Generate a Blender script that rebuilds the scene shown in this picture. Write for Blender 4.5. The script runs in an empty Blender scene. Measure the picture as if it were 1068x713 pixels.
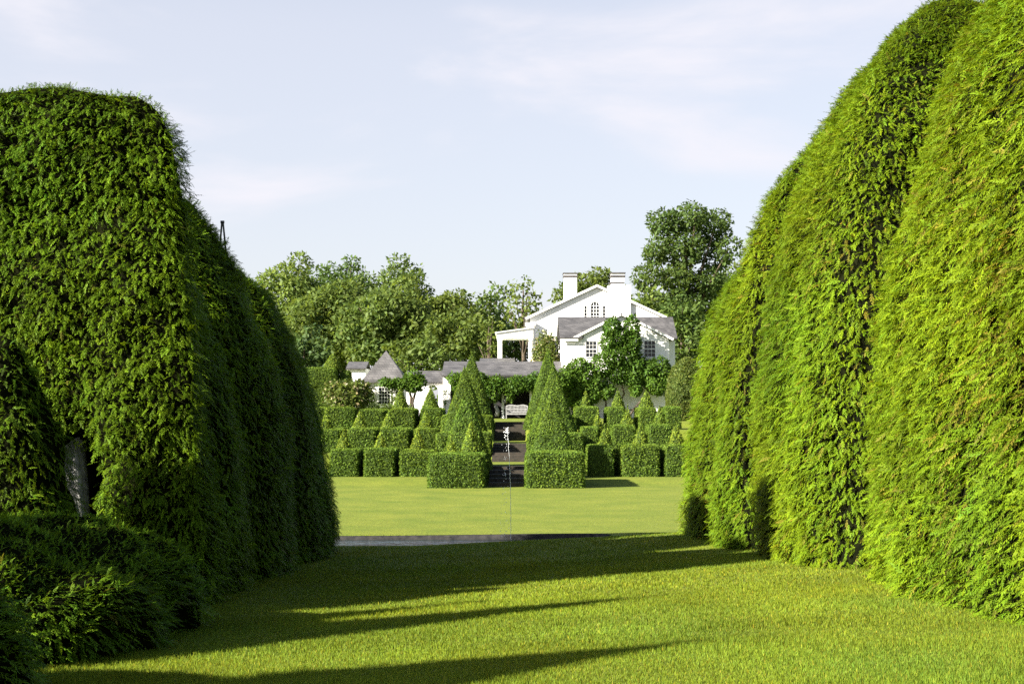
import bpy, math, random
import numpy as np
from mathutils import Vector, Matrix

R = math.radians
rng = np.random.default_rng(11)
random.seed(5)
scene = bpy.context.scene
COL = scene.collection

# ------------------------------------------------------------------ camera
F = 1400.0            # focal length in photograph pixels (1068 wide)
EYE = 3.6             # eye height above the pool lawn
HOR = 425.0           # row of the horizon in the photograph
cam_d = bpy.data.cameras.new('camera')
cam = bpy.data.objects.new('camera', cam_d)
COL.objects.link(cam)
cam.location = (0, 0, EYE)
cam.rotation_euler = (R(90), 0, 0)
cam_d.sensor_width = 36
cam_d.lens = F * 36 / 1068
cam_d.shift_y = (HOR - 356.5) / 1068
cam_d.clip_start = 0.1
cam_d.clip_end = 6000
scene.camera = cam

# ------------------------------------------------------------------ sun, sky, exposure
SUN_EL = 27.0
SUN_AZ = 28.0         # the light travels towards (cos, sin) of this in plan
lx, ly = math.cos(R(SUN_AZ)) * math.cos(R(SUN_EL)), math.sin(R(SUN_AZ)) * math.cos(R(SUN_EL))
sun_d = bpy.data.lights.new('sun', 'SUN')
sun_d.energy = 5.0
sun_d.angle = R(0.55)
sun_d.color = (1.0, 0.93, 0.80)
sun = bpy.data.objects.new('sun', sun_d)
COL.objects.link(sun)
sun.rotation_euler = Vector((lx, ly, -math.sin(R(SUN_EL)))).to_track_quat('-Z', 'Y').to_euler()

world = bpy.data.worlds.new('World')
scene.world = world
world.use_nodes = True
wt = world.node_tree
wt.nodes.clear()
def wn(t, **k):
    n = wt.nodes.new(t)
    for a, b in k.items(): setattr(n, a, b)
    return n
w_out = wn('ShaderNodeOutputWorld')
w_bg = wn('ShaderNodeBackground')
w_bg.inputs['Strength'].default_value = 0.05
sky = wn('ShaderNodeTexSky', sky_type='NISHITA', sun_disc=False)
sky.sun_elevation = R(SUN_EL)
sky.sun_rotation = math.atan2(-lx, -ly)
sky.air_density = 1.0
sky.dust_density = 1.6
sky.ozone_density = 1.0
tc = wn('ShaderNodeTexCoord')
mp = wn('ShaderNodeMapping')
mp.inputs['Scale'].default_value = (2.2, 2.2, 7.5)
mp.inputs['Location'].default_value = (0.35, 2.1, 1.4)
nz = wn('ShaderNodeTexNoise')
nz.inputs['Scale'].default_value = 1.8
nz.inputs['Detail'].default_value = 7
nz.inputs['Roughness'].default_value = 0.52
nz.inputs['Distortion'].default_value = 0.35
rmp = wn('ShaderNodeMapRange')
rmp.interpolation_type = 'SMOOTHSTEP'
rmp.inputs['From Min'].default_value = 0.46
rmp.inputs['From Max'].default_value = 0.74
rmp.inputs['To Min'].default_value = 0.62      # a thin veil of high cloud everywhere
rmp.inputs['To Max'].default_value = 1.0
mx = wn('ShaderNodeMix', data_type='RGBA')
CLOUD = (4.85, 4.75, 5.1, 1)
mx.inputs['B'].default_value = CLOUD
wt.links.new(tc.outputs['Generated'], mp.inputs['Vector'])
wt.links.new(mp.outputs['Vector'], nz.inputs['Vector'])
wt.links.new(nz.outputs['Fac'], rmp.inputs['Value'])
# the veil is haze and thin cloud low in the sky; overhead the sky is clear blue
sxyz = wn('ShaderNodeSeparateXYZ')
wt.links.new(tc.outputs['Generated'], sxyz.inputs['Vector'])
clr = wn('ShaderNodeMapRange')
clr.interpolation_type = 'SMOOTHSTEP'
clr.inputs['From Min'].default_value = 0.26
clr.inputs['From Max'].default_value = 0.45
clr.inputs['To Min'].default_value = 1.0
clr.inputs['To Max'].default_value = 0.0
wt.links.new(sxyz.outputs['Z'], clr.inputs['Value'])
vm = wn('ShaderNodeMath', operation='MULTIPLY')
wt.links.new(rmp.outputs['Result'], vm.inputs[0])
wt.links.new(clr.outputs['Result'], vm.inputs[1])
wt.links.new(vm.outputs[0], mx.inputs['Factor'])
wt.links.new(sky.outputs['Color'], mx.inputs['A'])
wt.links.new(mx.outputs['Result'], w_bg.inputs['Color'])
wt.links.new(w_bg.outputs['Background'], w_out.inputs['Surface'])

scene.view_settings.view_transform = 'Standard'
scene.view_settings.look = 'None'
scene.view_settings.gamma = 1
scene.view_settings.exposure = 1.97
scene.view_settings.use_curve_mapping = False
scene.cycles.use_denoising = False
scene.cycles.max_bounces = 7
scene.cycles.sample_clamp_indirect = 2.5

# ------------------------------------------------------------------ helpers
def W(px, py, Y):
    """point at distance Y seen at photograph pixel px, py (used only to measure the place)"""
    return ((px - 534) * Y / F, Y, EYE + (HOR - py) * Y / F)
def WX(px, Y): return (px - 534) * Y / F
def WZ(py, Y): return EYE + (HOR - py) * Y / F

def tag(o, label=None, cat=None, group=None, kind=None):
    if label: o['label'] = label
    if cat: o['category'] = cat
    if group: o['group'] = group
    if kind: o['kind'] = kind
    return o

def empty(name, loc=(0, 0, 0)):
    o = bpy.data.objects.new(name, None)
    o.empty_display_size = 0.3
    o.location = loc
    COL.objects.link(o)
    return o

def link(name, me, parent=None):
    o = bpy.data.objects.new(name, me)
    COL.objects.link(o)
    if parent is not None:
        o.parent = parent
        o.location = [-v for v in parent.location] if parent.parent is None else (0, 0, 0)
        # meshes are modelled in world space; the child is set back by its thing's place
        if parent.parent is not None:
            o.location = (0, 0, 0)
    return o

def np_mesh(name, verts, quads, mats, midx=None, tint=None, smooth=None):
    me = bpy.data.meshes.new(name)
    n, m = len(verts), len(quads)
    me.vertices.add(n)
    me.vertices.foreach_set('co', np.ascontiguousarray(verts, dtype=np.float32).ravel())
    me.loops.add(m * 4)
    me.loops.foreach_set('vertex_index', np.ascontiguousarray(quads, dtype=np.int32).ravel())
    me.polygons.add(m)
    me.polygons.foreach_set('loop_start', np.arange(0, m * 4, 4, dtype=np.int32))
    for mt in mats: me.materials.append(mt)
    if midx is not None:
        me.polygons.foreach_set('material_index', np.ascontiguousarray(midx, dtype=np.int32))
    if smooth is not None:
        me.polygons.foreach_set('use_smooth', np.ascontiguousarray(smooth, dtype=bool))
    if tint is not None:
        a = me.attributes.new('tint', 'FLOAT_COLOR', 'POINT')
        t4 = np.ones((n, 4), dtype=np.float32)
        t4[:, :3] = tint
        a.data.foreach_set('color', t4.ravel())
    me.update(calc_edges=True)
    me.validate()
    return me

def hash3(i, seed):
    x = (i[..., 0] * 374761393 + i[..., 1] * 668265263 + i[..., 2] * 1274126177 + seed * 362437) & 0x7fffffff
    x = ((x ^ (x >> 13)) * 1103515245) & 0x7fffffff
    x = ((x ^ (x >> 11)) * 12345 + 1013904223) & 0x7fffffff
    return ((x >> 7) & 0xffff) / 65535.0

def vnoise(P, scale, seed=0):
    """smooth value noise in -1..1"""
    q = np.asarray(P, dtype=float) * scale
    i = np.floor(q).astype(np.int64)
    f = q - i
    f = f * f * (3 - 2 * f)
    out = 0
    for dx in (0, 1):
        for dy in (0, 1):
            for dz in (0, 1):
                w = ((f[..., 0] if dx else 1 - f[..., 0]) * (f[..., 1] if dy else 1 - f[..., 1])
                     * (f[..., 2] if dz else 1 - f[..., 2]))
                out = out + w * hash3(i + np.array([dx, dy, dz]), seed)
    return out * 2 - 1

def unit(v):
    return v / np.maximum(np.linalg.norm(v, axis=-1, keepdims=True), 1e-9)

def sstep(a, b, x):
    t = np.clip((x - a) / (b - a), 0, 1)
    return t * t * (3 - 2 * t)

# ------------------------------------------------------------------ materials
def new_mat(name):
    m = bpy.data.materials.new(name)
    m.use_nodes = True
    nt = m.node_tree
    return m, nt, nt.nodes['Principled BSDF'], nt.nodes['Material Output']

def leaf_mat(name, col, trans=0.32, rough=0.55, spec=0.25, tcol=None, big=0.25):
    """foliage: each leaf's own tint times a base colour, part of the light passing through"""
    m, nt, p, out = new_mat(name)
    col = tuple(c * .70 for c in col)
    if tcol: tcol = tuple(c * .70 for c in tcol)
    N, L = nt.nodes.new, nt.links.new
    at = N('ShaderNodeAttribute'); at.attribute_name = 'tint'
    mul = N('ShaderNodeMix'); mul.data_type = 'RGBA'; mul.blend_type = 'MULTIPLY'
    mul.inputs['Factor'].default_value = 1
    mul.inputs['A'].default_value = (*col, 1)
    L(at.outputs['Color'], mul.inputs['B'])
    p.inputs['Roughness'].default_value = rough
    p.inputs['Specular IOR Level'].default_value = spec
    L(mul.outputs['Result'], p.inputs['Base Color'])
    tr = N('ShaderNodeBsdfTranslucent')
    tm = N('ShaderNodeMix'); tm.data_type = 'RGBA'; tm.blend_type = 'MULTIPLY'
    tm.inputs['Factor'].default_value = 1
    tm.inputs['A'].default_value = (*(tcol or (col[0] * 1.3, col[1] * 1.25, col[2] * 0.7)), 1)
    L(at.outputs['Color'], tm.inputs['B'])
    L(tm.outputs['Result'], tr.inputs['Color'])
    ms = N('ShaderNodeMixShader'); ms.inputs['Fac'].default_value = trans
    L(p.outputs['BSDF'], ms.inputs[1]); L(tr.outputs['BSDF'], ms.inputs[2])
    L(ms.outputs['Shader'], out.inputs['Surface'])
    return m

def noise_mat(name, c1, c2, scale=3.0, rough=0.8, bump=0.3, bscale=30.0, spec=0.2, detail=5, dist=0.02):
    m, nt, p, out = new_mat(name)
    N, L = nt.nodes.new, nt.links.new
    tcn = N('ShaderNodeTexCoord')
    n1 = N('ShaderNodeTexNoise'); n1.inputs['Scale'].default_value = scale; n1.inputs['Detail'].default_value = detail
    L(tcn.outputs['Object'], n1.inputs['Vector'])
    r = N('ShaderNodeValToRGB')
    r.color_ramp.elements[0].position = 0.3; r.color_ramp.elements[1].position = 0.7
    r.color_ramp.elements[0].color = (*c1, 1); r.color_ramp.elements[1].color = (*c2, 1)
    L(n1.outputs['Fac'], r.inputs['Fac']); L(r.outputs['Color'], p.inputs['Base Color'])
    p.inputs['Roughness'].default_value = rough
    p.inputs['Specular IOR Level'].default_value = spec
    if bump:
        n2 = N('ShaderNodeTexNoise'); n2.inputs['Scale'].default_value = bscale; n2.inputs['Detail'].default_value = 4
        L(tcn.outputs['Object'], n2.inputs['Vector'])
        b = N('ShaderNodeBump'); b.inputs['Strength'].default_value = bump; b.inputs['Distance'].default_value = dist
        L(n2.outputs['Fac'], b.inputs['Height']); L(b.outputs['Normal'], p.inputs['Normal'])
    return m

def board_mat(name, col, pitch=0.16):
    """painted clapboard: horizontal laps"""
    m, nt, p, out = new_mat(name)
    N, L = nt.nodes.new, nt.links.new
    tcn = N('ShaderNodeTexCoord'); sx = N('ShaderNodeSeparateXYZ'); L(tcn.outputs['Object'], sx.inputs['Vector'])
    d = N('ShaderNodeMath'); d.operation = 'DIVIDE'; d.inputs[1].default_value = pitch; L(sx.outputs['Z'], d.inputs[0])
    fr = N('ShaderNodeMath'); fr.operation = 'FRACT'; L(d.outputs[0], fr.inputs[0])
    inv = N('ShaderNodeMath'); inv.operation = 'SUBTRACT'; inv.inputs[0].default_value = 1; L(fr.outputs[0], inv.inputs[1])
    b = N('ShaderNodeBump'); b.inputs['Strength'].default_value = 0.8; b.inputs['Distance'].default_value = 0.02
    L(inv.outputs[0], b.inputs['Height']); L(b.outputs['Normal'], p.inputs['Normal'])
    n1 = N('ShaderNodeTexNoise'); n1.inputs['Scale'].default_value = 0.9; n1.inputs['Detail'].default_value = 6
    L(tcn.outputs['Object'], n1.inputs['Vector'])
    r = N('ShaderNodeValToRGB'); r.color_ramp.elements[0].position = 0.25
    r.color_ramp.elements[0].color = (col[0] * .9, col[1] * .9, col[2] * .88, 1); r.color_ramp.elements[1].color = (*col, 1)
    L(n1.outputs['Fac'], r.inputs['Fac']); L(r.outputs['Color'], p.inputs['Base Color'])
    p.inputs['Roughness'].default_value = 0.55
    return m

def slate_mat(name, c1, c2, mort):
    m, nt, p, out = new_mat(name)
    N, L = nt.nodes.new, nt.links.new
    tcn = N('ShaderNodeTexCoord'); mpn = N('ShaderNodeMapping')
    sx = N('ShaderNodeSeparateXYZ'); L(tcn.outputs['Object'], sx.inputs['Vector'])
    ad = N('ShaderNodeMath'); ad.operation = 'ADD'; L(sx.outputs['X'], ad.inputs[0]); L(sx.outputs['Y'], ad.inputs[1])
    mulz = N('ShaderNodeMath'); mulz.operation = 'MULTIPLY'; mulz.inputs[1].default_value = 1.8; L(sx.outputs['Z'], mulz.inputs[0])
    cb = N('ShaderNodeCombineXYZ'); L(ad.outputs[0], cb.inputs['X']); L(mulz.outputs[0], cb.inputs['Y'])
    br = N('ShaderNodeTexBrick'); br.inputs['Scale'].default_value = 1.0
    br.inputs['Brick Width'].default_value = 0.42; br.inputs['Row Height'].default_value = 0.36
    br.inputs['Mortar Size'].default_value = 0.03
    br.inputs['Color1'].default_value = (*c1, 1); br.inputs['Color2'].default_value = (*c2, 1); br.inputs['Mortar'].default_value = (*mort, 1)
    L(cb.outputs[0], br.inputs['Vector'])
    n1 = N('ShaderNodeTexNoise'); n1.inputs['Scale'].default_value = 1.3; n1.inputs['Detail'].default_value = 6
    L(tcn.outputs['Object'], n1.inputs['Vector'])
    mr = N('ShaderNodeMapRange'); mr.inputs['From Min'].default_value = .3; mr.inputs['From Max'].default_value = .7
    mr.inputs['To Min'].default_value = .62; mr.inputs['To Max'].default_value = 1.35; L(n1.outputs['Fac'], mr.inputs['Value'])
    mul = N('ShaderNodeMix'); mul.data_type = 'RGBA'; mul.blend_type = 'MULTIPLY'; mul.inputs['Factor'].default_value = 1
    L(br.outputs['Color'], mul.inputs['A']); L(mr.outputs['Result'], mul.inputs['B'])
    L(mul.outputs['Result'], p.inputs['Base Color'])
    p.inputs['Roughness'].default_value = 0.6
    b = N('ShaderNodeBump'); b.inputs['Strength'].default_value = .4; b.inputs['Distance'].default_value = .02
    L(br.outputs['Fac'], b.inputs['Height']); b.invert = True; L(b.outputs['Normal'], p.inputs['Normal'])
    return m

M = {}
M['hemlock'] = leaf_mat('hemlock_sprays', (0.150, 0.235, 0.009), 0.34, spec=0.08, tcol=(0.25, 0.35, 0.008))
M['hemlock_green'] = leaf_mat('green_hemlock_sprays', (0.138, 0.245, 0.012), 0.30, spec=0.08, tcol=(0.24, 0.36, 0.010))
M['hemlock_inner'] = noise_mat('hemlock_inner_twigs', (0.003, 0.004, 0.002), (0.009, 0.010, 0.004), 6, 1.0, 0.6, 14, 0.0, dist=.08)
M['yew'] = leaf_mat('yew_leaves', (0.158, 0.250, 0.032), 0.25, spec=0.08)
M['yew_new_sunlit'] = leaf_mat('yew_new_growth_sunlit', (0.250, 0.345, 0.042), 0.28, spec=0.08)  # new growth, brightened further to paint the cones sunlit against the blocks
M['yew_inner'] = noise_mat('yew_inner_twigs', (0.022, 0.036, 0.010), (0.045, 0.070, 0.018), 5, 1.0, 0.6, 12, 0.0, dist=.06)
M['tree_mid'] = leaf_mat('tree_leaves', (0.158, 0.222, 0.048), 0.45, spec=.15)  # tree leaf colours are lightened in place of distance haze
M['tree_dark'] = leaf_mat('dark_tree_leaves', (0.120, 0.185, 0.044), 0.44, spec=.12)
M['tree_pale'] = leaf_mat('pale_tree_leaves', (0.178, 0.250, 0.060), 0.45, spec=.12)
M['tree_blue'] = leaf_mat('blue_green_leaves', (0.105, 0.165, 0.052), 0.4, spec=.12)
M['vine'] = leaf_mat('wisteria_leaves', (0.100, 0.190, 0.024), 0.36, spec=.12)
M['cream_bush'] = leaf_mat('rhododendron_leaves', (0.125, 0.170, 0.030), 0.25, spec=.12)
M['flower'] = leaf_mat('cream_flowers', (0.55, 0.45, 0.24), 0.2)
M['bright_bush'] = leaf_mat('yellow_green_leaves', (0.15, 0.19, 0.030), 0.3)
M['bark'] = noise_mat('bark', (0.05, 0.038, 0.028), (0.12, 0.095, 0.07), 8, 0.95, 0.8, 25)
M['pale_bark'] = noise_mat('pale_bark', (0.13, 0.13, 0.125), (0.34, 0.335, 0.325), 7, 0.9, 0.8, 16, dist=.04)
M['grass_blade'] = leaf_mat('grass_blades', (0.205, 0.285, 0.024), 0.38, spec=0.10, tcol=(0.26, 0.32, 0.02))
M['white'] = board_mat('white_clapboard', (0.82, 0.82, 0.80))
M['trim'] = noise_mat('white_trim', (0.76, 0.76, 0.74), (0.83, 0.83, 0.81), 2, 0.5, 0.05, 40)
M['stucco'] = noise_mat('white_painted_brick', (0.72, 0.70, 0.68), (0.84, 0.83, 0.81), 3, 0.7, 0.3, 30)
M['slate'] = slate_mat('slate_roof', (0.072, 0.070, 0.070), (0.106, 0.102, 0.101), (0.06, 0.055, 0.06))
M['cap'] = noise_mat('dark_chimney_cap', (0.05, 0.05, 0.06), (0.10, 0.09, 0.09), 5, 0.7, 0.2, 30)
M['stone'] = noise_mat('grey_stone', (0.14, 0.125, 0.11), (0.30, 0.27, 0.24), 4, 0.8, 0.4, 30)
M['stone_and_shade'] = noise_mat('dark_stone_and_shade', (0.022, 0.022, 0.024), (0.055, 0.052, 0.052), 6, 1.0, 0.3, 30, 0.0)  # dark stone for the coping; on the loggia wall it paints in shade
M['brick'] = noise_mat('dark_brick', (0.024, 0.024, 0.020), (0.060, 0.048, 0.036), 5, 0.85, 0.4, 30)
M['iron'] = noise_mat('dark_iron', (0.018, 0.018, 0.022), (0.04, 0.04, 0.045), 8, 0.5, 0.1, 30, 0.5)
M['bench'] = noise_mat('weathered_white_paint', (0.20, 0.20, 0.20), (0.36, 0.36, 0.355), 6, 0.6, 0.2, 30)

gm, nt, p, out = new_mat('dark_glass')
p.inputs['Base Color'].default_value = (0.02, 0.022, 0.026, 1); p.inputs['Roughness'].default_value = 0.06
p.inputs['Specular IOR Level'].default_value = 0.35
M['glass'] = gm
wm, nt, p, out = new_mat('pool_water')
p.inputs['Base Color'].default_value = (0.018, 0.03, 0.03, 1); p.inputs['Roughness'].default_value = 0.04
p.inputs['IOR'].default_value = 1.33
n2 = nt.nodes.new('ShaderNodeTexNoise'); n2.inputs['Scale'].default_value = 3.2; n2.inputs['Detail'].default_value = 3
t2 = nt.nodes.new('ShaderNodeTexCoord'); nt.links.new(t2.outputs['Object'], n2.inputs['Vector'])
b2 = nt.nodes.new('ShaderNodeBump'); b2.inputs['Strength'].default_value = 1.0; b2.inputs['Distance'].default_value = 0.09
nt.links.new(n2.outputs['Fac'], b2.inputs['Height']); nt.links.new(b2.outputs['Normal'], p.inputs['Normal'])
M['water'] = wm
jm, nt, p, out = new_mat('falling_water')
p.inputs['Base Color'].default_value = (0.9, 0.93, 0.95, 1); p.inputs['Roughness'].default_value = 0.12
p.inputs['Transmission Weight'].default_value = 0.35; p.inputs['IOR'].default_value = 1.33
M['jet'] = jm

def lawn_material():
    m, nt, p, out = new_mat('lawn_turf')
    N, L = nt.nodes.new, nt.links.new
    tcn = N('ShaderNodeTexCoord')
    n1 = N('ShaderNodeTexNoise'); n1.inputs['Scale'].default_value = 0.55; n1.inputs['Detail'].default_value = 8; n1.inputs['Roughness'].default_value = .62
    L(tcn.outputs['Object'], n1.inputs['Vector'])
    r1 = N('ShaderNodeValToRGB'); e = r1.color_ramp.elements
    e[0].position = .3; e[1].position = .72
    e[0].color = (0.074, 0.114, 0.010, 1); e[1].color = (0.146, 0.168, 0.020, 1)
    L(n1.outputs['Fac'], r1.inputs['Fac'])
    n3 = N('ShaderNodeTexNoise'); n3.inputs['Scale'].default_value = 9; n3.inputs['Detail'].default_value = 9; n3.inputs['Roughness'].default_value = .7
    L(tcn.outputs['Object'], n3.inputs['Vector'])
    mr = N('ShaderNodeMapRange'); mr.inputs['From Min'].default_value = .3; mr.inputs['From Max'].default_value = .7
    mr.inputs['To Min'].default_value = .6; mr.inputs['To Max'].default_value = 1.35; L(n3.outputs['Fac'], mr.inputs['Value'])
    mul = N('ShaderNodeMix'); mul.data_type = 'RGBA'; mul.blend_type = 'MULTIPLY'; mul.inputs['Factor'].default_value = 1
    L(r1.outputs['Color'], mul.inputs['A']); L(mr.outputs['Result'], mul.inputs['B'])
    L(mul.outputs['Result'], p.inputs['Base Color'])
    p.inputs['Roughness'].default_value = .9; p.inputs['Specular IOR Level'].default_value = .1
    p.inputs['Sheen Weight'].default_value = .05; p.inputs['Sheen Roughness'].default_value = .5
    p.inputs['Sheen Tint'].default_value = (.75, .8, .3, 1)
    b = N('ShaderNodeBump'); b.inputs['Strength'].default_value = .7; b.inputs['Distance'].default_value = .05
    L(n3.outputs['Fac'], b.inputs['Height']); L(b.outputs['Normal'], p.inputs['Normal'])
    return m
M['lawn'] = lawn_material()

# ------------------------------------------------------------------ ground
AX = -0.13                                     # centre line of the garden
PC = (-3.5, 36.0); PA, PB, PROT = 6.0, 1.5, R(2.2)     # pool centre, half sizes, turn

def pool_r(x, y):
    dx, dy = x - PC[0], y - PC[1]
    u = dx * math.cos(PROT) + dy * math.sin(PROT)
    v = -dx * math.sin(PROT) + dy * math.cos(PROT)
    return (np.abs(u / PA) ** 6 + np.abs(v / PB) ** 6) ** (1 / 6)

def gz(x, y):
    x = np.asarray(x, dtype=float); y = np.asarray(y, dtype=float)
    zr = 1.95 - 0.0557 * np.maximum(y, -5)
    z = 0.5 * (zr + np.sqrt(zr * zr + 0.012))
    z = z * (1 - sstep(34, 44, y))
    z = z + 0.05 * np.clip(x, -2.5, 14) * (1 - sstep(33.5, 40.0, y)) * sstep(-8, 2, y)
    z = z + 0.11 * sstep(28, 34, y) * (1 - sstep(34.2, 37.0, y))
    side = (0.2 * sstep(61.5, 64.5, y) + 0.95 * sstep(70.8, 72.2, y) + 1.15 * sstep(77.8, 79.2, y) + 0.42 * sstep(85, 87, y))
    def ramp(a, b): return np.clip((y - a) / (b - a), 0, 1)
    cen = .74 * ramp(61.2, 66) + .02 * ramp(66, 70.2) + .83 * ramp(70.2, 75) + .04 * ramp(75, 80.5) + 1.07 * ramp(80.5, 84) + .02 * ramp(84, 90)
    c = 1 - sstep(0.92, 1.05, np.abs(x - AX))
    c = c * sstep(60, 61, y) * (1 - sstep(88, 90, y))
    return z + side * (1 - c) + cen * c
def g1(x, y): return float(gz(np.array([x]), np.array([y]))[0])

def grid_mesh(xs, ys, name):
    X, Y = np.meshgrid(xs, ys)
    Z = gz(X, Y)
    V = np.stack([X, Y, Z], -1).reshape(-1, 3)
    nx = len(xs)
    j, i = np.meshgrid(np.arange(len(ys) - 1), np.arange(nx - 1), indexing='ij')
    a = (j * nx + i).ravel()
    Q = np.stack([a, a + 1, a + nx + 1, a + nx], 1)
    c = V[Q].mean(1)
    keep = pool_r(c[:, 0], c[:, 1]) > 1.02
    return V, Q[keep]

xs = np.unique(np.round(np.concatenate([np.array([-2500, -1200, -600, -300, -150, -80, -50, -35]), np.arange(-26, 26.01, 0.5),
     np.arange(-10.6, 4.6, 0.1), np.array([AX - 1.06, AX - 1.0, AX - .92, AX + .92, AX + 1.0, AX + 1.06]), np.array([35, 50, 80, 150, 300, 600, 1200, 2500])]), 3))
ys = np.unique(np.round(np.concatenate([np.array([-200, -60, -20]), np.arange(-8, 33, 0.5), np.arange(33, 39.01, 0.08), np.arange(39.5, 60, .75),
     np.arange(60, 92, 0.25), np.arange(92, 140, 4), np.array([160, 200, 260, 350, 500, 800, 1400, 3000, 5000])]), 3))
V, Q = grid_mesh(xs, ys, 'lawn')
lawn = link('lawn', np_mesh('lawn', V, Q, [M['lawn']], smooth=np.ones(len(Q), bool)))
tag(lawn, 'mown green lawn sloping down to the pool and running on to the clipped garden', None, None, 'structure')

# pool: water sheet, coping ring with inner wall
def ring(r, n=120):
    t = np.linspace(0, 2 * math.pi, n, endpoint=False)
    c, s = np.cos(t), np.sin(t)
    u = np.sign(c) * np.abs(c) ** (1 / 3) * (PA + r); v = np.sign(s) * np.abs(s) ** (1 / 3) * (PB + r)
    return np.stack([PC[0] + u * math.cos(PROT) - v * math.sin(PROT), PC[1] + u * math.sin(PROT) + v * math.cos(PROT)], 1)
def loop_strip(rings):
    n = len(rings[0]); V = np.concatenate(rings); Q = []
    for k in range(len(rings) - 1):
        for i in range(n):
            j = (i + 1) % n
            Q.append((k * n + i, k * n + j, (k + 1) * n + j, (k + 1) * n + i))
    return V, np.array(Q)
def r3(r, z=None, dz=0):
    xy = ring(r)
    zz = gz(xy[:, 0], xy[:, 1]) + dz if z is None else np.full(len(xy), z)
    return np.column_stack([xy, zz])
nearside = np.sin(np.linspace(0, 2 * math.pi, 120, endpoint=False)) < .05
cz = np.where(nearside, -.05, .03)
V, Q = loop_strip([r3(0.27, dz=-.2), r3(0.25, dz=cz), r3(0.02, dz=cz + .004), r3(0.0, dz=cz - .012), r3(0.0, z=-0.9)])
pool = empty('garden_pool', (PC[0], PC[1], 0))
tag(pool, 'long sunken pool with dark stone edge across the lawn at the foot of the slope', 'pool')
link('coping', np_mesh('coping', V, Q, [M['stone_and_shade']]), pool)
rr = np.linspace(1, 0.02, 12); base = ring(-0.0)
rings = [np.column_stack([PC[0] + (base[:, 0] - PC[0]) * k, PC[1] + (base[:, 1] - PC[1]) * k, np.full(len(base), -0.085)]) for k in rr]
V, Q = loop_strip(rings)
wsurf = link('water', np_mesh('water', V, Q, [M['water']]))
tag(wsurf, 'rippled pool water catching the light', None, None, 'structure')

# ------------------------------------------------------------------ mesh builder for hard things
class MB:
    def __init__(s): s.v, s.f = [], []
    def add(s, vs, fs):
        o = len(s.v); s.v += [tuple(map(float, v)) for v in vs]; s.f += [tuple(i + o for i in f) for f in fs]; return s
    def box(s, x0, x1, y0, y1, z0, z1):
        return s.add([(x0, y0, z0), (x1, y0, z0), (x1, y1, z0), (x0, y1, z0), (x0, y0, z1), (x1, y0, z1), (x1, y1, z1), (x0, y1, z1)],
                     [(0, 3, 2, 1), (4, 5, 6, 7), (0, 1, 5, 4), (1, 2, 6, 5), (2, 3, 7, 6), (3, 0, 4, 7)])
    def prism(s, pts, y0, y1):
        """pts (x, z) anticlockwise seen from the front, pushed from y0 back to y1"""
        n = len(pts)
        vs = [(x, y0, z) for x, z in pts] + [(x, y1, z) for x, z in pts]
        fs = [tuple(range(n)), tuple(range(2 * n - 1, n - 1, -1))] + [(i, i + n, (i + 1) % n + n, (i + 1) % n) for i in range(n)]
        return s.add(vs, fs)
    def slab(s, a, b, c, d, t):
        """four corners and a thickness downwards along the slab's normal"""
        a, b, c, d = map(Vector, (a, b, c, d))
        n = (b - a).cross(d - a).normalized()
        if n.z < 0: n = -n
        lo = [q - n * t for q in (a, b, c, d)]
        return s.add([*(a, b, c, d), *lo], [(0, 1, 2, 3), (7, 6, 5, 4), (0, 4, 5, 1), (1, 5, 6, 2), (2, 6, 7, 3), (3, 7, 4, 0)])
    def tube(s, pts, rads, n=8):
        pts = [Vector(q) for q in pts]; vs = []; fs = []
        for i, q in enumerate(pts):
            d = (pts[min(i + 1, len(pts) - 1)] - pts[max(i - 1, 0)]).normalized()
            up = Vector((0, 0, 1)) if abs(d.z) < .9 else Vector((1, 0, 0))
            a = d.cross(up).normalized(); b = d.cross(a)
            for k in range(n):
                t = 2 * math.pi * k / n
                vs.append(q + (a * math.cos(t) + b * math.sin(t)) * rads[i])
        for i in range(len(pts) - 1):
            for k in range(n):
                fs.append((i * n + k, i * n + (k + 1) % n, (i + 1) * n + (k + 1) % n, (i + 1) * n + k))
        fs.append(tuple(range(n - 1, -1, -1))); fs.append(tuple((len(pts) - 1) * n + k for k in range(n)))
        return s.add(vs, fs)
    def build(s, name, mat, parent=None, smooth=False, bevel=0):
        me = bpy.data.meshes.new(name); me.from_pydata(s.v, [], s.f); me.materials.append(mat); me.update()
        if smooth:
            for q in me.polygons: q.use_smooth = True
        o = link(name, me, parent)
        if bevel:
            b = o.modifiers.new('bevel', 'BEVEL'); b.width = bevel; b.segments = 2
        return o

# ------------------------------------------------------------------ foliage machinery
def grid_quads(nv, nu):
    j, i = np.meshgrid(np.arange(nv - 1), np.arange(nu), indexing='ij')
    a = (j * nu + i).ravel(); b = (j * nu + (i + 1) % nu).ravel()
    return np.stack([a, b, b + nu, a + nu], 1)

def shell_normals(P):
    """P (nv, nu, 3) closed in u; outward normals"""
    du = np.roll(P, -1, 1) - np.roll(P, 1, 1)
    dv = np.gradient(P, axis=0)
    return unit(np.cross(du, dv))

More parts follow.
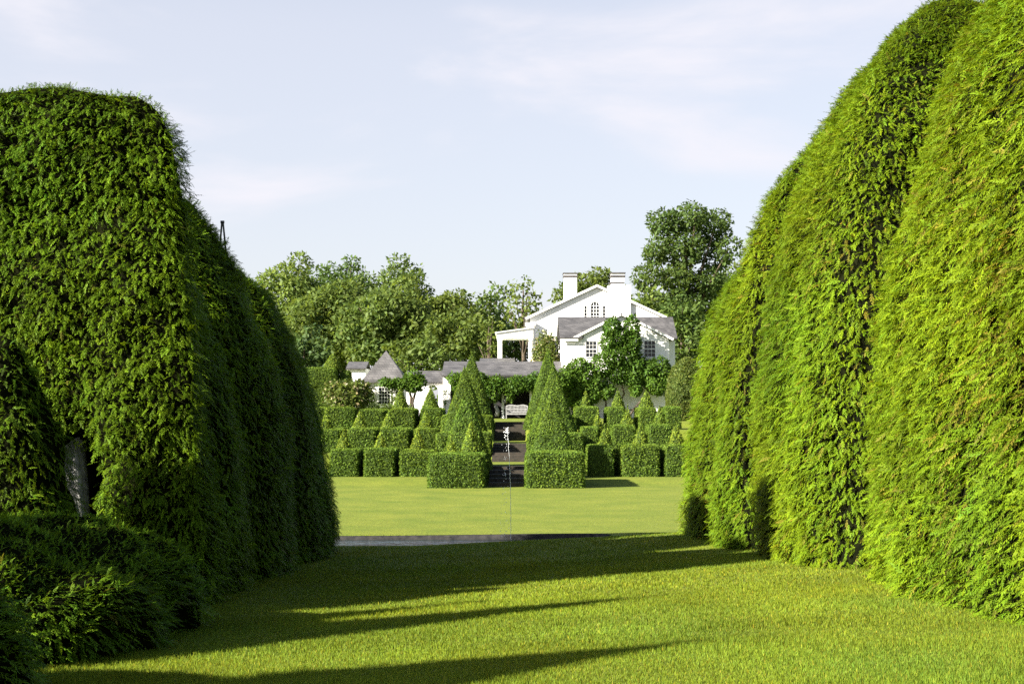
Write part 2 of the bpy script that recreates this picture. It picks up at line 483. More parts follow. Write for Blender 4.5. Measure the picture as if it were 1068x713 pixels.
def lobe(cx, cy, ax, ay, top, npl=4.0, pz=3.0, qz=2.0, batter=0.05, nu=96, nv=48, sink=0.1, base=None, top_slope=0.0, rot=0.0):
    """rounded clipped mass standing on the ground"""
    th = np.linspace(0, 2 * math.pi, nu, endpoint=False)
    c, s = np.cos(th), np.sin(th)
    c = np.sign(c) * np.abs(c) ** (2 / npl); s = np.sign(s) * np.abs(s) ** (2 / npl)
    v = np.linspace(0, 1, nv)
    t = 1 - (1 - v) ** 1.9
    r = np.maximum(1 - t ** pz, 0) ** (1 / qz) * (1 - batter * t)
    r[-1] = 0.004
    # even steps along the profile so that flat tops get cells too
    s_len = np.concatenate([[0], np.cumsum(np.hypot(np.diff(r) * min(ax, ay), np.diff(t) * max(top, 1)))])
    u = np.linspace(0, s_len[-1], nv)
    tt = np.interp(u, s_len, t); rr_ = np.interp(u, s_len, r)
    U = ax * rr_[:, None] * c[None]; V_ = ay * rr_[:, None] * s[None]; cr, sr_ = math.cos(rot), math.sin(rot)
    X = cx + U * cr - V_ * sr_; Y = cy + U * sr_ + V_ * cr
    zb = gz(X, Y) if base is None else np.full_like(X, base)
    T = top + top_slope * (Y - cy)
    Z = (zb - sink) + tt[:, None] * (T - zb + sink)
    return np.stack([X, Y, Z], -1)

def sample(P, N, n, wfun=None):
    Q = grid_quads(P.shape[0], P.shape[1]); p = P.reshape(-1, 3); nn = N.reshape(-1, 3)
    A, B, C, D = (p[Q[:, k]] for k in range(4))
    area = 0.5 * np.linalg.norm(np.cross(C - A, D - B), axis=1)
    w = area.copy()
    if wfun is not None: w = w * wfun(0.25 * (A + B + C + D), unit(nn[Q].mean(1)))
    n = int(n * (w.sum())) if n > 0 else int(-n)
    k = rng.choice(len(Q), n, p=w / w.sum())
    a, b = rng.random((n, 1)), rng.random((n, 1))
    pts = (A[k] * (1 - a) + B[k] * a) * (1 - b) + (D[k] * (1 - a) + C[k] * a) * b
    nv_ = [nn[Q[k, q]] for q in range(4)]
    nrm = unit((nv_[0] * (1 - a) + nv_[1] * a) * (1 - b) + (nv_[3] * (1 - a) + nv_[2] * a) * b)
    return pts, nrm

def kite(x0, y0, ang, ln, wd, z0=0., dz=0.):
    d = np.array([math.cos(ang), math.sin(ang)]); q = np.array([-d[1], d[0]])
    a = np.array([x0, y0]); pts = [a, a + d * ln * .45 - q * wd / 2, a + d * ln, a + d * ln * .45 + q * wd / 2]
    zz = [z0, z0 + dz * .5, z0 + dz, z0 + dz * .5]
    return [(x, y, z) for (x, y), z in zip(pts, zz)]

def spray_template(k):
    """a flat drooping branchlet: a stem with side twigs in pairs"""
    r = random.Random(k); T = []
    def zc(x): return -0.22 * x * x
    T += kite(0, 0, 0, .8, .06, 0, zc(.8))
    for x, l in ((.10, .20), (.27, .26), (.44, .25), (.60, .21), (.75, .16)):
        for sg in (1, -1):
            T += kite(x + r.uniform(-.04, .04), 0, sg * (R(40) + r.uniform(-.25, .25)), l * r.uniform(.7, 1.3), .085, zc(x) + .01, -.06 + r.uniform(-.06, .05))
    T += kite(.78, 0, r.uniform(-.2, .2), .32, .11, zc(.78), zc(1.1) - zc(.78))
    return np.array(T)
SPRAYS = [spray_template(k) for k in range(5)]
LEAF = [np.array(kite(0, 0, 0, 1, .55, 0, -.12))]
TUFT = [np.array(kite(0, 0, 0.1, 1, .42, 0, .05) + kite(0, 0, 0.85, .8, .36, 0, .15) + kite(0, 0, -0.8, .8, .36, 0, -.12))]

def place(templates, P, D, N, L, tint):
    """one copy of a template at every point; returns verts, tints"""
    D = unit(D); B = unit(np.cross(N, D)); N = np.cross(D, B)
    n = len(P); VV = []; TT = []
    pick = rng.integers(0, len(templates), n)
    for k, T in enumerate(templates):
        m = pick == k
        if not m.any(): continue
        l = L[m][:, None, None]
        v = P[m][:, None] + l * (T[None, :, :1] * D[m][:, None] + T[None, :, 1:2] * B[m][:, None] + T[None, :, 2:] * N[m][:, None])
        VV.append(v.reshape(-1, 3)); TT.append(np.repeat(tint[m], len(T), 0))
    return np.concatenate(VV), np.concatenate(TT)

def tints(n, P=None, lo=.6, hi=1.35, yellow=.25, seed=0, scale=.6):
    b = rng.uniform(lo, hi, n)
    y = rng.normal(0, yellow * .5, n)
    if P is not None:
        b = b * (1 + .22 * vnoise(P, scale, seed)); y = y + yellow * .8 * vnoise(P, scale * .7, seed + 7)
    t = np.stack([b * (1 + .7 * y), b * (1 + .2 * y), b * (1 - .6 * y)], 1)
    return np.clip(t, .05, 3)

def join(parts):
    """parts: (verts, quads or None, material index, tint or None, smooth)"""
    V, Q, I, T, S = [], [], [], [], []; o = 0
    for v, q, mi, t, sm in parts:
        if q is None: q = np.arange(len(v)).reshape(-1, 4)
        V.append(v); Q.append(q + o); I.append(np.full(len(q), mi)); T.append(np.ones((len(v), 3)) if t is None else t); S.append(np.full(len(q), sm)); o += len(v)
    return np.concatenate(V), np.concatenate(Q), np.concatenate(I), np.concatenate(T), np.concatenate(S)

EYEP = np.array([0, 0, EYE])
def facing(floor=.2):
    def f(P, N):
        d = (unit(EYEP - P) * N).sum(-1)
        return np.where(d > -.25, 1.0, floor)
    return f

def hemlock(name, P, density, L=(.22, .42), amp=.16, seed=1, parent=None, dens_fn=None, carve=None, out=.55, down=.55, lo=.55, hi=1.4, yellow=.28, scale=.6, mats=None, brown=.008, depth=.17, lay=(.7, .6)):
    """a clipped hemlock mass: dark twiggy inside and drooping sprays all over"""
    N = shell_normals(P)
    def disp(p): return amp * (vnoise(p, 1.1, seed) * .7 + vnoise(p, 2.6, seed + 3) * .5)
    upn = np.clip(N[..., 2] * 1.4 - .3, 0, 1)
    S = P + N * ((disp(P) - depth * (.58 - .40 * upn))[..., None])
    if carve is not None: S = S - N * carve(P)[..., None]
    df = dens_fn or facing()
    pts, nrm = sample(P, N, density, lambda p, q: df(p, q) * (1 + 3.0 * np.clip(q[:, 2] * 1.4 - .3, 0, 1)))
    if carve is not None:
        cv = carve(pts); keep = rng.random(len(pts)) > np.clip(cv * 1.6, 0, .97); pts, nrm, cv = pts[keep], nrm[keep], cv[keep]
        pts = pts - nrm * cv[:, None]
    n = len(pts)
    up = np.clip(nrm[:, 2] * 1.4 - .3, 0, 1)
    off = disp(pts) - depth * rng.uniform(0, 1, n) * (1 - .45 * up)
    pts = pts + nrm * off[:, None]
    rnd = rng.normal(0, 1, (n, 3))
    D = nrm * out + np.array([0, 0, -1.]) * down + rnd * .34
    Nn = nrm * lay[0] + np.array([0, 0, 1.]) * lay[1] + rng.normal(0, 1, (n, 3)) * .26
    t = tints(n, pts, lo, hi, yellow, seed + 5, scale)
    br = rng.random(n) < brown * (1 + 1.8 * np.maximum(vnoise(pts, .8, seed + 21), 0)) ** 2
    t[br] = t[br] * np.array([1.25, .75, 2.5])
    D[:, 2] += up * (down * .8) - up * nrm[:, 2] * out * .7
    LL = rng.uniform(*L, n) * (1 + .25 * rng.random(n) ** 4) * (1 - .5 * up)
    v, tt = place(SPRAYS, pts, D, Nn, LL, t)
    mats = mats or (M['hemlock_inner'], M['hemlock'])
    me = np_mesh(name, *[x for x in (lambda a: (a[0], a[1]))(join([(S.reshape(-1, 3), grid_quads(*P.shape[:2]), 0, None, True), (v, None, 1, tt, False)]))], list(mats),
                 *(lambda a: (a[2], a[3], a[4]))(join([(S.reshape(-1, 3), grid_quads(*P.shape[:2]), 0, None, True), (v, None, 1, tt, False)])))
    return link(name, me, parent)

# ------------------------------------------------------------------ tall hemlock hedges
# right: one long hedge clipped into four swelling bays
rh = empty('tall_hedge', (8.0, 20, g1(8, 20)))
tag(rh, 'tall sunlit yellow green hemlock hedge clipped into swelling bays along the right of the lawn', 'hedge')
def rdens(P, N):
    d = (unit(EYEP - P) * N).sum(-1)
    base = np.where(d > -.25, 1.0, .15)
    # the ends inside the creases are shaded out and bare
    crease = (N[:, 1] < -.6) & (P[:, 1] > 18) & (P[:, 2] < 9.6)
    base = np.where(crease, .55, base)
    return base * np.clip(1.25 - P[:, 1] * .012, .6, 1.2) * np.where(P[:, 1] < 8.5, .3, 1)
def bay(fx0, fy0, fx1, fy1, ax, top, over):
    # a bay from the two ends of its face along the lawn
    dx, dy = fx1 - fx0, fy1 - fy0; ln = math.hypot(dx, dy)
    rot = math.atan2(-dx, dy)
    return ((fx0 + fx1) / 2 + ax * math.cos(rot), (fy0 + fy1) / 2 + ax * math.sin(rot), ax, ln / 2 + over, top, rot)
BAYS = [bay(4.95, 7.0, 4.86, 20.7, 3.5, 11.15, .1),
        bay(4.84, 21.15, 4.55, 27.0, 3.3, 10.9, .1),
        bay(4.50, 27.6, 4.40, 30.4, 2.9, 9.8, .12),
        bay(4.34, 31.0, 4.25, 34.5, 2.7, 8.0, .12)]
for i, (cx, cy, ax, ay, top, rot) in enumerate(BAYS):
    P = lobe(cx, cy, ax, ay, top, npl=4.4, pz=3.4, qz=1.6, batter=.06, nu=150, nv=70, rot=rot)
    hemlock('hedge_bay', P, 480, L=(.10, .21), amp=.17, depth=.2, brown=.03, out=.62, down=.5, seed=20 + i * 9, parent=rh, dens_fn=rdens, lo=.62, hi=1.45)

GREEN = (M['hemlock_inner'], M['hemlock_green'])
# left: the square ended hedge and the domed one behind it
CARV = np.array([-6.34, 18.65, 2.42])
def carve_hole(p):
    q = (p - CARV) / np.array([.34, 1.6, .75])
    return 1.3 * np.exp(-(q ** 2).sum(-1) * 1.1)
lf = empty('square_hedge', (-9.9, 20.3, g1(-9.9, 20.3)))
tag(lf, 'tall flat topped hemlock hedge at left, its end face sunlit and its side in shade', 'hedge')
P = lobe(-9.90, 19.7, 5.68, .65, 8.22, npl=10, pz=22, qz=8, batter=.12, nu=190, nv=84)
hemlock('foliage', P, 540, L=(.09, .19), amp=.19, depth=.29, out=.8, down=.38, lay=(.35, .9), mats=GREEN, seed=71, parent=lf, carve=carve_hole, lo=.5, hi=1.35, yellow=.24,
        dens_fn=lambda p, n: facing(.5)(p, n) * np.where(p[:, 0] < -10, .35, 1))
tb = MB(); gzt = g1(-6.4, 19.5)
def tby(pts, r, n=9): tb.tube([(x - .42, y + 1.5, z + .15) for x, y, z in pts], r, n)
tby([(-5.95, 18.35, gzt - .1), (-5.93, 18.2, gzt + .6), (-6.0, 18.12, gzt + 1.2), (-6.05, 18.3, gzt + 2.1), (-6.0, 18.6, gzt + 3.2)], [.27, .2, .24, .18, .1])
tby([(-6.15, 18.15, gzt + .3), (-6.16, 18.02, gzt + 1.0), (-6.1, 18.15, gzt + 1.7), (-5.9, 18.3, gzt + 2.6)], [.06, .08, .08, .05])
tby([(-5.78, 18.15, gzt + .2), (-5.82, 17.98, gzt + .9), (-5.9, 18.05, gzt + 1.6), (-6.1, 18.3, gzt + 2.6)], [.06, .07, .07, .05])
tb.build('trunk', M['pale_bark'], lf, smooth=True)

lr = empty('domed_hedge', (-7.3, 30, g1(-7.3, 30)))
tag(lr, 'dark shaded domed hemlock hedge behind the flat topped one, sloping down to the pool', 'hedge')
for cx, cy, ax, ay, top, sd_ in ((-7.35, 22.0, 3.05, 1.5, 7.6, 79), (-7.3, 25.9, 3.05, 2.75, 8.05, 83), (-7.15, 31.0, 2.95, 3.1, 7.1, 91)):
    P = lobe(cx, cy, ax, ay, top, npl=3.0, pz=2.0, qz=2.0, batter=.0, nu=110, nv=56)
    hemlock('hedge_bay', P, 330, L=(.11, .20), amp=.15, dens_fn=facing(.4), mats=GREEN, seed=sd_, parent=lr)

fr = MB(); fx, fy = WX(232, 26.5), 26.5
zt = WZ(231, fy)
fr.tube([(fx - .14, fy, zt - 1.6), (fx - .012, fy, zt - .02)], [.022, .018]); fr.tube([(fx + .17, fy, zt - 1.6), (fx + .012, fy, zt - .02)], [.022, .018])
fr.tube([(fx - .035, fy, zt - .012), (fx + .035, fy, zt - .012)], [.03, .03])
fr.tube([(fx - .10, fy, zt - .72), (fx + .12, fy, zt - .72)], [.016, .016])
tag(fr.build('topiary_frame', M['iron']), 'dark narrow metal frame poking up like an A from the domed hedge top', 'frame')

# low hedge and shrubs in the left foreground
P = lobe(-6.95, 15.2, 3.15, 2.7, g1(-6, 15) + 1.4, npl=4.2, pz=4, qz=2.0, batter=.04, nu=140, nv=44)
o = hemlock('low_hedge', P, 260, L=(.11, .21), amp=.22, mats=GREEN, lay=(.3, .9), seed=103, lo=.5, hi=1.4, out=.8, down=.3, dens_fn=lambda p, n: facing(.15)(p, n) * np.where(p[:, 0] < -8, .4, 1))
tag(o, 'low feathery hemlock hedge at the foot of the tall square hedge', 'hedge')
P = lobe(-5.0, 10.9, 1.05, 1.1, g1(-5, 11) + 1.25, npl=2.4, pz=2.2, qz=2.0, batter=.0, nu=80, nv=36)
o = hemlock('round_shrub', P, 220, L=(.12, .22), amp=.2, mats=GREEN, seed=111, lo=.5, hi=1.3, out=.8, down=.3)
tag(o, 'dark feathery shrub at the lower left edge, in front of the low hedge', 'shrub')
P = lobe(-6.75, 17.6, 1.02, 1.0, 4.55, npl=2.6, pz=2.6, qz=2.0, batter=.0, nu=80, nv=44)
o = hemlock('round_shrub', P, 220, L=(.10, .18), amp=.14, mats=GREEN, seed=121, lo=.45, hi=1.2)
tag(o, 'tall rounded dark shrub at the left edge, against the tall square hedge', 'shrub')
P = lobe(-6.3, 17.3, .86, .8, 2.75, npl=2.4, pz=2.4, qz=2.0, batter=.0, nu=70, nv=36)
o = hemlock('round_shrub', P, 240, L=(.09, .16), amp=.1, mats=GREEN, seed=131, lo=.5, hi=1.3)
tag(o, 'small rounded shrub in front of the pale trunk, behind the low hedge', 'shrub')

# clipped spires standing left of the lawn: their shadows reach across it
def shadow_source(px, py, run):
    # where a spire stands, and how high, if its tip's shadow falls at this spot of the lawn
    d = 20.
    for _ in range(60):
        z = g1((px - 534) * d / F, d); d = .5 * d + .5 * (EYE - z) * F / (py - HOR)
    x = (px - 534) * d / F
    return x - run * math.cos(R(SUN_AZ)), d - run * math.sin(R(SUN_AZ)), g1(x, d) + run * math.tan(R(SUN_EL))
for (px, py, run, rb, lab) in ((700, 620, 13.5, 1.9, 'slim clipped spire left of the lawn throwing the middle shadow streak'),
                               (742, 668, 12.0, 2.5, 'stout clipped spire left of the lawn throwing the nearest shadow streak'),
                               (512, 627, 11.5, 1.8, 'slim clipped spire beside the low hedge throwing the farthest shadow streak')):
    tx, ty, zt = shadow_source(px, py, run)
    P = lobe(tx, ty, rb, rb, zt, npl=2, pz=1.3, qz=1.0, batter=0, nu=40, nv=50)
    o = hemlock('clipped_spire', P, 60, L=(.16, .3), amp=.1, seed=int(140 + tx * 3 + ty), dens_fn=lambda p, n: np.ones(len(p)))
    tag(o, lab, 'topiary', 'clipped spires left of the lawn')

P = lobe(-9.9, 6.0, 1.1, 7.5, 1.7 + 2.55, npl=6, pz=5, qz=2.4, batter=.06, nu=80, nv=30)
o = hemlock('side_hedge', P, 40, L=(.16, .3), amp=.15, seed=171, dens_fn=lambda p, n: np.ones(len(p)))
tag(o, 'long hedge left of the lawn shading the low hedge and the near left grass', 'hedge')

# ------------------------------------------------------------------ yew topiary
def yew(name, P, dens=400, leaf=(.05, .09), amp=.022, seed=1, parent=None, lo=.55, hi=1.35, mats=None, wf=None):
    N = shell_normals(P)
    def disp(p): return amp * (vnoise(p, 1.6, seed) * .9 + vnoise(p, 4.0, seed + 3) * .6)
    S = P + N * (disp(P)[..., None] - .05)
    pts, nrm = sample(P, N, dens, wf or facing(.35))
    n = len(pts)
    pts = pts + nrm * (disp(pts) + rng.uniform(-.06, .0, n))[:, None]
    D = nrm * .4 + rng.normal(0, 1, (n, 3)) * .55
    Nn = nrm * .8 + np.array([0, 0, .35]) + rng.normal(0, 1, (n, 3)) * .45
    v, tt = place(TUFT, pts, D, Nn, rng.uniform(*leaf, n), tints(n, pts, lo, hi, .22, seed, .9))
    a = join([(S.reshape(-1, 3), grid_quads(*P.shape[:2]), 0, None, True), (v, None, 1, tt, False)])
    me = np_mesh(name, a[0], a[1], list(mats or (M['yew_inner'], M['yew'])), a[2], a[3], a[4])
    return link(name, me, parent)

def rbox(x0, x1, y0, y1, z0, z1, npl=14, pz=30, qz=10, batter=.03, nu=72, nv=30):
    return lobe((x0 + x1) / 2, (y0 + y1) / 2, (x1 - x0) / 2, (y1 - y0) / 2, z1, npl, pz, qz, batter, nu, nv, sink=.05, base=z0)

sd = [300]
def block(px0, px1, pyt, Y, depth, label, group, name='clipped_block'):
    sd[0] += 7
    x0, x1 = WX(px0, Y) + .03, WX(px1, Y) - .05
    zb = min(g1(x0, Y), g1(x1, Y), g1((x0 + x1) / 2, Y))
    o = yew(name, rbox(x0, x1, Y, Y + depth, zb, WZ(pyt, Y)), seed=sd[0])
    return tag(o, label, 'topiary', group)
def cone(pxc, pyt, Y, rb, label, group, npl=2.0, zb=None, pz=1.06, name='clipped_cone', dens=430, hb=None):
    sd[0] += 7
    x = WX(pxc, Y); zb = g1(x, Y) if zb is None else zb; rb = rb * 1.1
    P = lobe(x, Y, rb, rb, WZ(pyt - 1.5, Y), npl, pz, 1.0, 0, 44, 40, sink=.05, base=zb)
    o = yew(name, P, dens, seed=sd[0], lo=.7, hi=1.35, mats=(M['yew_inner'], M['yew_new_sunlit']))
    return tag(o, label, 'topiary', group)

GB, GC = 'square clipped yew blocks on the terraces', 'clipped yew cones between the blocks'
# front pair beside the steps, then the tall pyramids behind them
block(444.5, 506.5, 473.5, 60, 3.0, 'wide low yew block left of the steps, foremost of the garden', 'wide yew blocks flanking the steps', 'wide_block')
block(547, 612, 471.5, 60, 3.0, 'wide low yew block right of the steps, foremost of the garden', 'wide yew blocks flanking the steps', 'wide_block')
block(453, 514, 450.5, 71.6, 2.2, 'yew block behind the nearest pyramid left of the steps', 'wide yew blocks flanking the steps', 'wide_block')
block(549, 611, 451.5, 71.6, 2.2, 'yew block behind the nearest pyramid right of the steps', 'wide yew blocks flanking the steps', 'wide_block')
block(459, 514.5, 433, 79.2, 2.0, 'yew block before the tallest pyramid left of the steps', 'wide yew blocks flanking the steps', 'wide_block')
block(550, 603, 433, 79.2, 2.0, 'yew block before the tallest pyramid right of the steps', 'wide yew blocks flanking the steps', 'wide_block')
GP = 'tall yew pyramids flanking the steps'
def pyramid(pxc, pyt, Y, slope, label):
    x = WX(pxc, Y); zb = g1(x, Y); h = WZ(pyt, Y) - zb
    sd[0] += 7
    P = lobe(x, Y, slope * h, slope * h, WZ(pyt, Y), 5.0, 1.06, 1.0, 0, 64, 56, sink=.05, base=zb)
    return tag(yew('clipped_pyramid', P, 400, seed=sd[0]), label, 'topiary', GP)
pyramid(486, 404, 65.6, .335, 'nearest and shortest of the three pyramids left of the steps')
pyramid(575.5, 405, 65.6, .335, 'nearest and shortest of the three pyramids right of the steps')
pyramid(484.5, 381, 75.8, .335, 'middle one of the three pyramids left of the steps')
pyramid(577, 379, 75.8, .335, 'middle one of the three pyramids right of the steps')
pyramid(492, 365.5, 83.2, .31, 'farthest of the three pyramids left of the steps, its point against the low roof')
pyramid(571.6, 361, 83.2, .31, 'farthest of the three pyramids right of the steps, its point against the pale shrub')
cone(491.5, 439, 63.6, .85, 'small yew cone behind the foremost left block, against the pyramid', GC)
cone(471, 454, 63.6, .55, 'smallest yew cone at the left end of the foremost left block', GC)
# left rows
r1L = [(342, 374.5, 469), (377.5, 412.5, 468), (415, 455, 470)]
for k, (a, b, t) in enumerate(r1L):
    block(a, b, t, 66, 3.6, ['lowest row yew block left of the steps, next to the dark domed hedge', 'middle yew block of the lowest row left of the steps', 'lowest row yew block left of the steps, next to the foremost wide block'][k], GB)
for k, (c, t) in enumerate([(358.7, 446.5), (397.5, 449), (436, 445)]):
    cone(c, t, 68.4, .80, ['yew cone over the lowest row block beside the dark domed hedge', 'yew cone over the middle block of the lowest left row', 'yew cone over the lowest row block nearest the left pyramids'][k], GC)
for k, (a, b, t) in enumerate([(316, 356, 447.5), (361, 393, 446.5), (394.5, 428, 446.5), (430, 457, 447)]):
    block(a, b, t, 73, 3.6, ['second row yew block half hidden by the dark domed hedge', 'second row yew block left of the steps, second from the domed hedge', 'second row yew block left of the steps, third from the domed hedge', 'second row yew block nearest the left pyramids'][k], GB)
for k, (c, t, rb) in enumerate([(341, 425, .7), (375.5, 428.5, .95), (406, 427, .95), (444.5, 427.5, .95)]):
    cone(c, t, 75.4, rb, ['slim yew cone under the cream flowering bush, beside the domed hedge', 'second row yew cone to the right of the cream flowering bush', 'second row yew cone below the pavilion window', 'second row yew cone nearest the left pyramids'][k], GC)
for k, (a, b, t) in enumerate([(373, 402, 426.5), (404.5, 434, 426), (437.5, 463, 425.5)]):
    block(a, b, t, 80, 3.6, ['topmost row yew block beside the cream flowering bush', 'topmost row yew block below the pavilion', 'topmost row yew block below the white arch'][k], GB)
cone(417.7, 405, 82.6, .95, 'yew cone in front of the pavilion corner, on the top terrace', GC)
cone(449, 403.5, 82.6, .95, 'yew cone in front of the white arch, on the top terrace', GC)
block(312, 371, 424.5, 81.2, 1.6, 'long dark yew block at the foot of the cream flowering bush', GB)
# right rows
for k, (a, b, t) in enumerate([(614, 642, 465), (647, 690, 464), (693, 724, 464)]):
    block(a, b, t, 66, 3.6, ['lowest row yew block right of the steps with a pyramid shadow across it', 'widest yew block of the lowest row right of the steps', 'lowest row yew block beside the sunlit tall hedge'][k], GB)
for k, (c, t) in enumerate([(631, 442.5), (668, 440), (705.5, 440.5)]):
    cone(c, t, 68.4, .86, ['yew cone over the shadowed block of the lowest right row', 'yew cone over the widest block of the lowest right row', 'yew cone over the lowest row block beside the sunlit tall hedge'][k], GC)
for k, (a, b, t) in enumerate([(606, 625.5, 445), (638, 664, 443.5), (676, 702.5, 443)]):
    block(a, b, t, 73, 3.6, ['second row yew block close behind the right pyramids', 'middle second row yew block right of the steps', 'second row yew block right of the steps, toward the sunlit hedge'][k], GB)
for k, (c, t, rb) in enumerate([(623.5, 427, .6), (654.5, 423.5, .85), (688, 424, .8)]):
    cone(c, t, 75.4, rb, ['slim second row yew cone close behind the right pyramids', 'middle second row yew cone right of the steps', 'second row yew cone toward the sunlit hedge'][k], GC)
for k, (a, b, t) in enumerate([(599, 626, 424), (633, 652, 424.5), (666, 686, 425), (693.5, 712, 424)]):
    block(a, b, t, 80, 3.6, ['topmost row yew block right of the steps, nearest the pyramids', 'topmost row yew block below the wisteria trunk', 'topmost row yew block below the right end of the white wing', 'topmost row yew block under the yellow green bush'][k], GB)
for k, (c, t, rb) in enumerate([(611, 406.5, .62), (644.5, 406.5, .85), (674, 407, .95)]):
    cone(c, t, 82.6, rb, ['slim yew cone on the top terrace, nearest the right pyramids', 'yew cone on the top terrace before the wisteria trunk', 'yew cone on the top terrace before the right end of the white wing'][k], GC)

# taller clipped hedge at the far left with its cone
sd[0] += 7
o = yew('clipped_hedge', rbox(WX(300, 92), WX(351.5, 92), 92, 94.2, 2.6, WZ(383, 92), nu=70), seed=sd[0])
tag(o, 'high square clipped yew hedge behind the cream flowering bush', 'hedge')
sd[0] += 7
o = yew('clipped_hedge', rbox(WX(354, 93), WX(364, 93), 93, 95, 2.6, WZ(386, 93)), seed=sd[0])
tag(o, 'narrow high yew hedge between the cream flowering bush and the pavilion', 'hedge')
cone(347, 369.5, 93.4, .62, 'pale yew cone standing on top of the high square hedge', GC, zb=WZ(385, 93.4), pz=1.5)

# ------------------------------------------------------------------ garden steps
for k, (a, b, z0, z1, n) in enumerate([(61.2, 66, 0, .74, 5), (70.2, 75, .76, 1.59, 6), (80.5, 84, 1.63, 2.70, 7)]):
    root = empty('garden_steps', (AX, a, z0))
    tag(root, ['lowest flight of dark steps between the foremost yew blocks', 'middle flight of dark steps between the pyramids', 'top flight of dark steps below the white bench'][k], 'steps', 'flights of dark garden steps')
    for i in range(n):
        y0 = a + (b - a) * i / n; zt = z0 + (z1 - z0) * (i + 1) / n
        MB().box(AX - .93, AX + .93, y0, y0 + (b - a) / n + .02, z0 - .3, zt + .03 - .002 * i).build('step', M['brick'], root)

# ------------------------------------------------------------------ leafy masses (vines, bushes, trees)
def blob_leaves(blobs, per_m2, leaf, seed=0, lo=.55, hi=1.35, yellow=.22, scale=.5, inner=.25, wf=.4, tpl=None):
    """leaves through the outer part of a cluster of uneven balls; blobs (x, y, z, rx, ry, rz)"""
    VV, TT = [], []
    for i, (x, y, z, rx, ry, rz) in enumerate(blobs):
        n = max(20, int(4 * math.pi * ((rx * ry) ** 1.6 + (rx * rz) ** 1.6 + (ry * rz) ** 1.6) ** (1 / 1.6) / 3 ** (1 / 1.6) * per_m2))
        d = unit(rng.normal(0, 1, (n, 3)))
        c = np.array([x, y, z]); toc = unit(EYEP - c)
        keep = ((d * toc).sum(1) > -.35) | (rng.random(n) < wf)
        d = d[keep]; n = len(d)
        rad = 1 - inner * rng.random(n) ** 1.5
        p0 = c + d * np.array([rx, ry, rz])
        rad = rad * (1 + .22 * vnoise(p0, 1.3 / max(min(rx, rz), .3), seed + i))
        p = c + d * np.array([rx, ry, rz]) * rad[:, None]
        Dd = d * .5 + rng.normal(0, 1, (n, 3)) * .7 + np.array([0, 0, -.25])
        Nn = d * .7 + np.array([0, 0, .5]) + rng.normal(0, 1, (n, 3)) * .45
        v, t = place(tpl or LEAF, p, Dd, Nn, rng.uniform(*leaf, n), tints(n, p, lo, hi, yellow, seed, scale))
        VV.append(v); TT.append(t)
    return np.concatenate(VV), np.concatenate(TT)

def leafy(name, blobs, mat, per_m2, leaf, parent=None, seed=0, **k):
    v, t = blob_leaves(blobs, per_m2, leaf, seed, **k)
    me = np_mesh(name, v, np.arange(len(v)).reshape(-1, 4), [mat], None, t)
    return link(name, me, parent)

def tree(name, label, x, y, ztop, width, zcrown, mat, seed, nb=32, leaf=(.38, .75), per=9, group=None, droop=0., zb=None, asp=1.0, lobes=None, trunk_r=None):
    r = random.Random(seed)
    zb = g1(x, y) if zb is None else zb
    root = empty(name, (x, y, zb)); tag(root, label, 'tree', group)
    h = ztop - zcrown; cz = zcrown + h * .5; blobs = []; limbs = []
    for i in range(nb):
        u = (i + .5) / nb
        el = math.asin(1 - 1.75 * u); az = i * 2.39996 + r.uniform(-.4, .4)
        k = r.uniform(.50, 1.0)
        bx = x + width / 2 * k * math.cos(el) * math.cos(az); by = y + width / 2 * asp * k * math.cos(el) * math.sin(az); bz = cz + h / 2 * k * math.sin(el)
        s = r.uniform(.11, .24) * min(width, h * 1.1) * (1.25 - .45 * k)
        blobs.append((bx, by, bz, s * r.uniform(.9, 1.2), s, s * r.uniform(.62, .85)))
        limbs.append((bx, by, bz))
    if lobes:
        blobs = []; limbs = []
        for lx_, lz_, lr_ in lobes:
            for q in range(3):
                bx, by, bz = lx_ + r.uniform(-.25, .25) * lr_, y + r.uniform(-.7, .7) * width * .4, lz_ + r.uniform(-.2, .2) * lr_
                k = lr_ * r.uniform(.6, 1.0)
                blobs.append((bx, by, bz, k, k, k * .8)); limbs.append((bx, by, bz))
    else:
        blobs.append((x, y, cz, width * .3, width * .3 * asp, h * .34))
    leafy('crown', blobs, mat, per, leaf, root, seed, inner=.4, scale=.16, yellow=.2, lo=.7, hi=1.25)
    tr = trunk_r or max(.18, (ztop - zb) * .018)
    t = MB(); t.tube([(x, y, zb - .2), (x + .1, y, zb + (zcrown - zb) * .6), (x - .1, y, cz), (x, y, cz + h * .3)], [tr * 1.3, tr, tr * .6, tr * .2])
    for bx, by, bz in limbs[::3]:
        z0 = zb + (zcrown - zb) * .7 + (bz - zcrown) * .35
        t.tube([(x, y, z0), ((x + bx) / 2, (y + by) / 2, (z0 + bz) / 2 + .3), (bx, by, bz)], [tr * .45, tr * .3, tr * .1], 6)
    t.build('trunk', M['bark'], root, smooth=True)
    return root

def ptree(name, label, pxc, pyt, pw, Y, pyc, mat, seed, **k):
    s = Y / F
    return tree(name, label, WX(pxc, Y), Y, WZ(pyt, Y), pw * s, WZ(pyc, Y), mat, seed, **k)

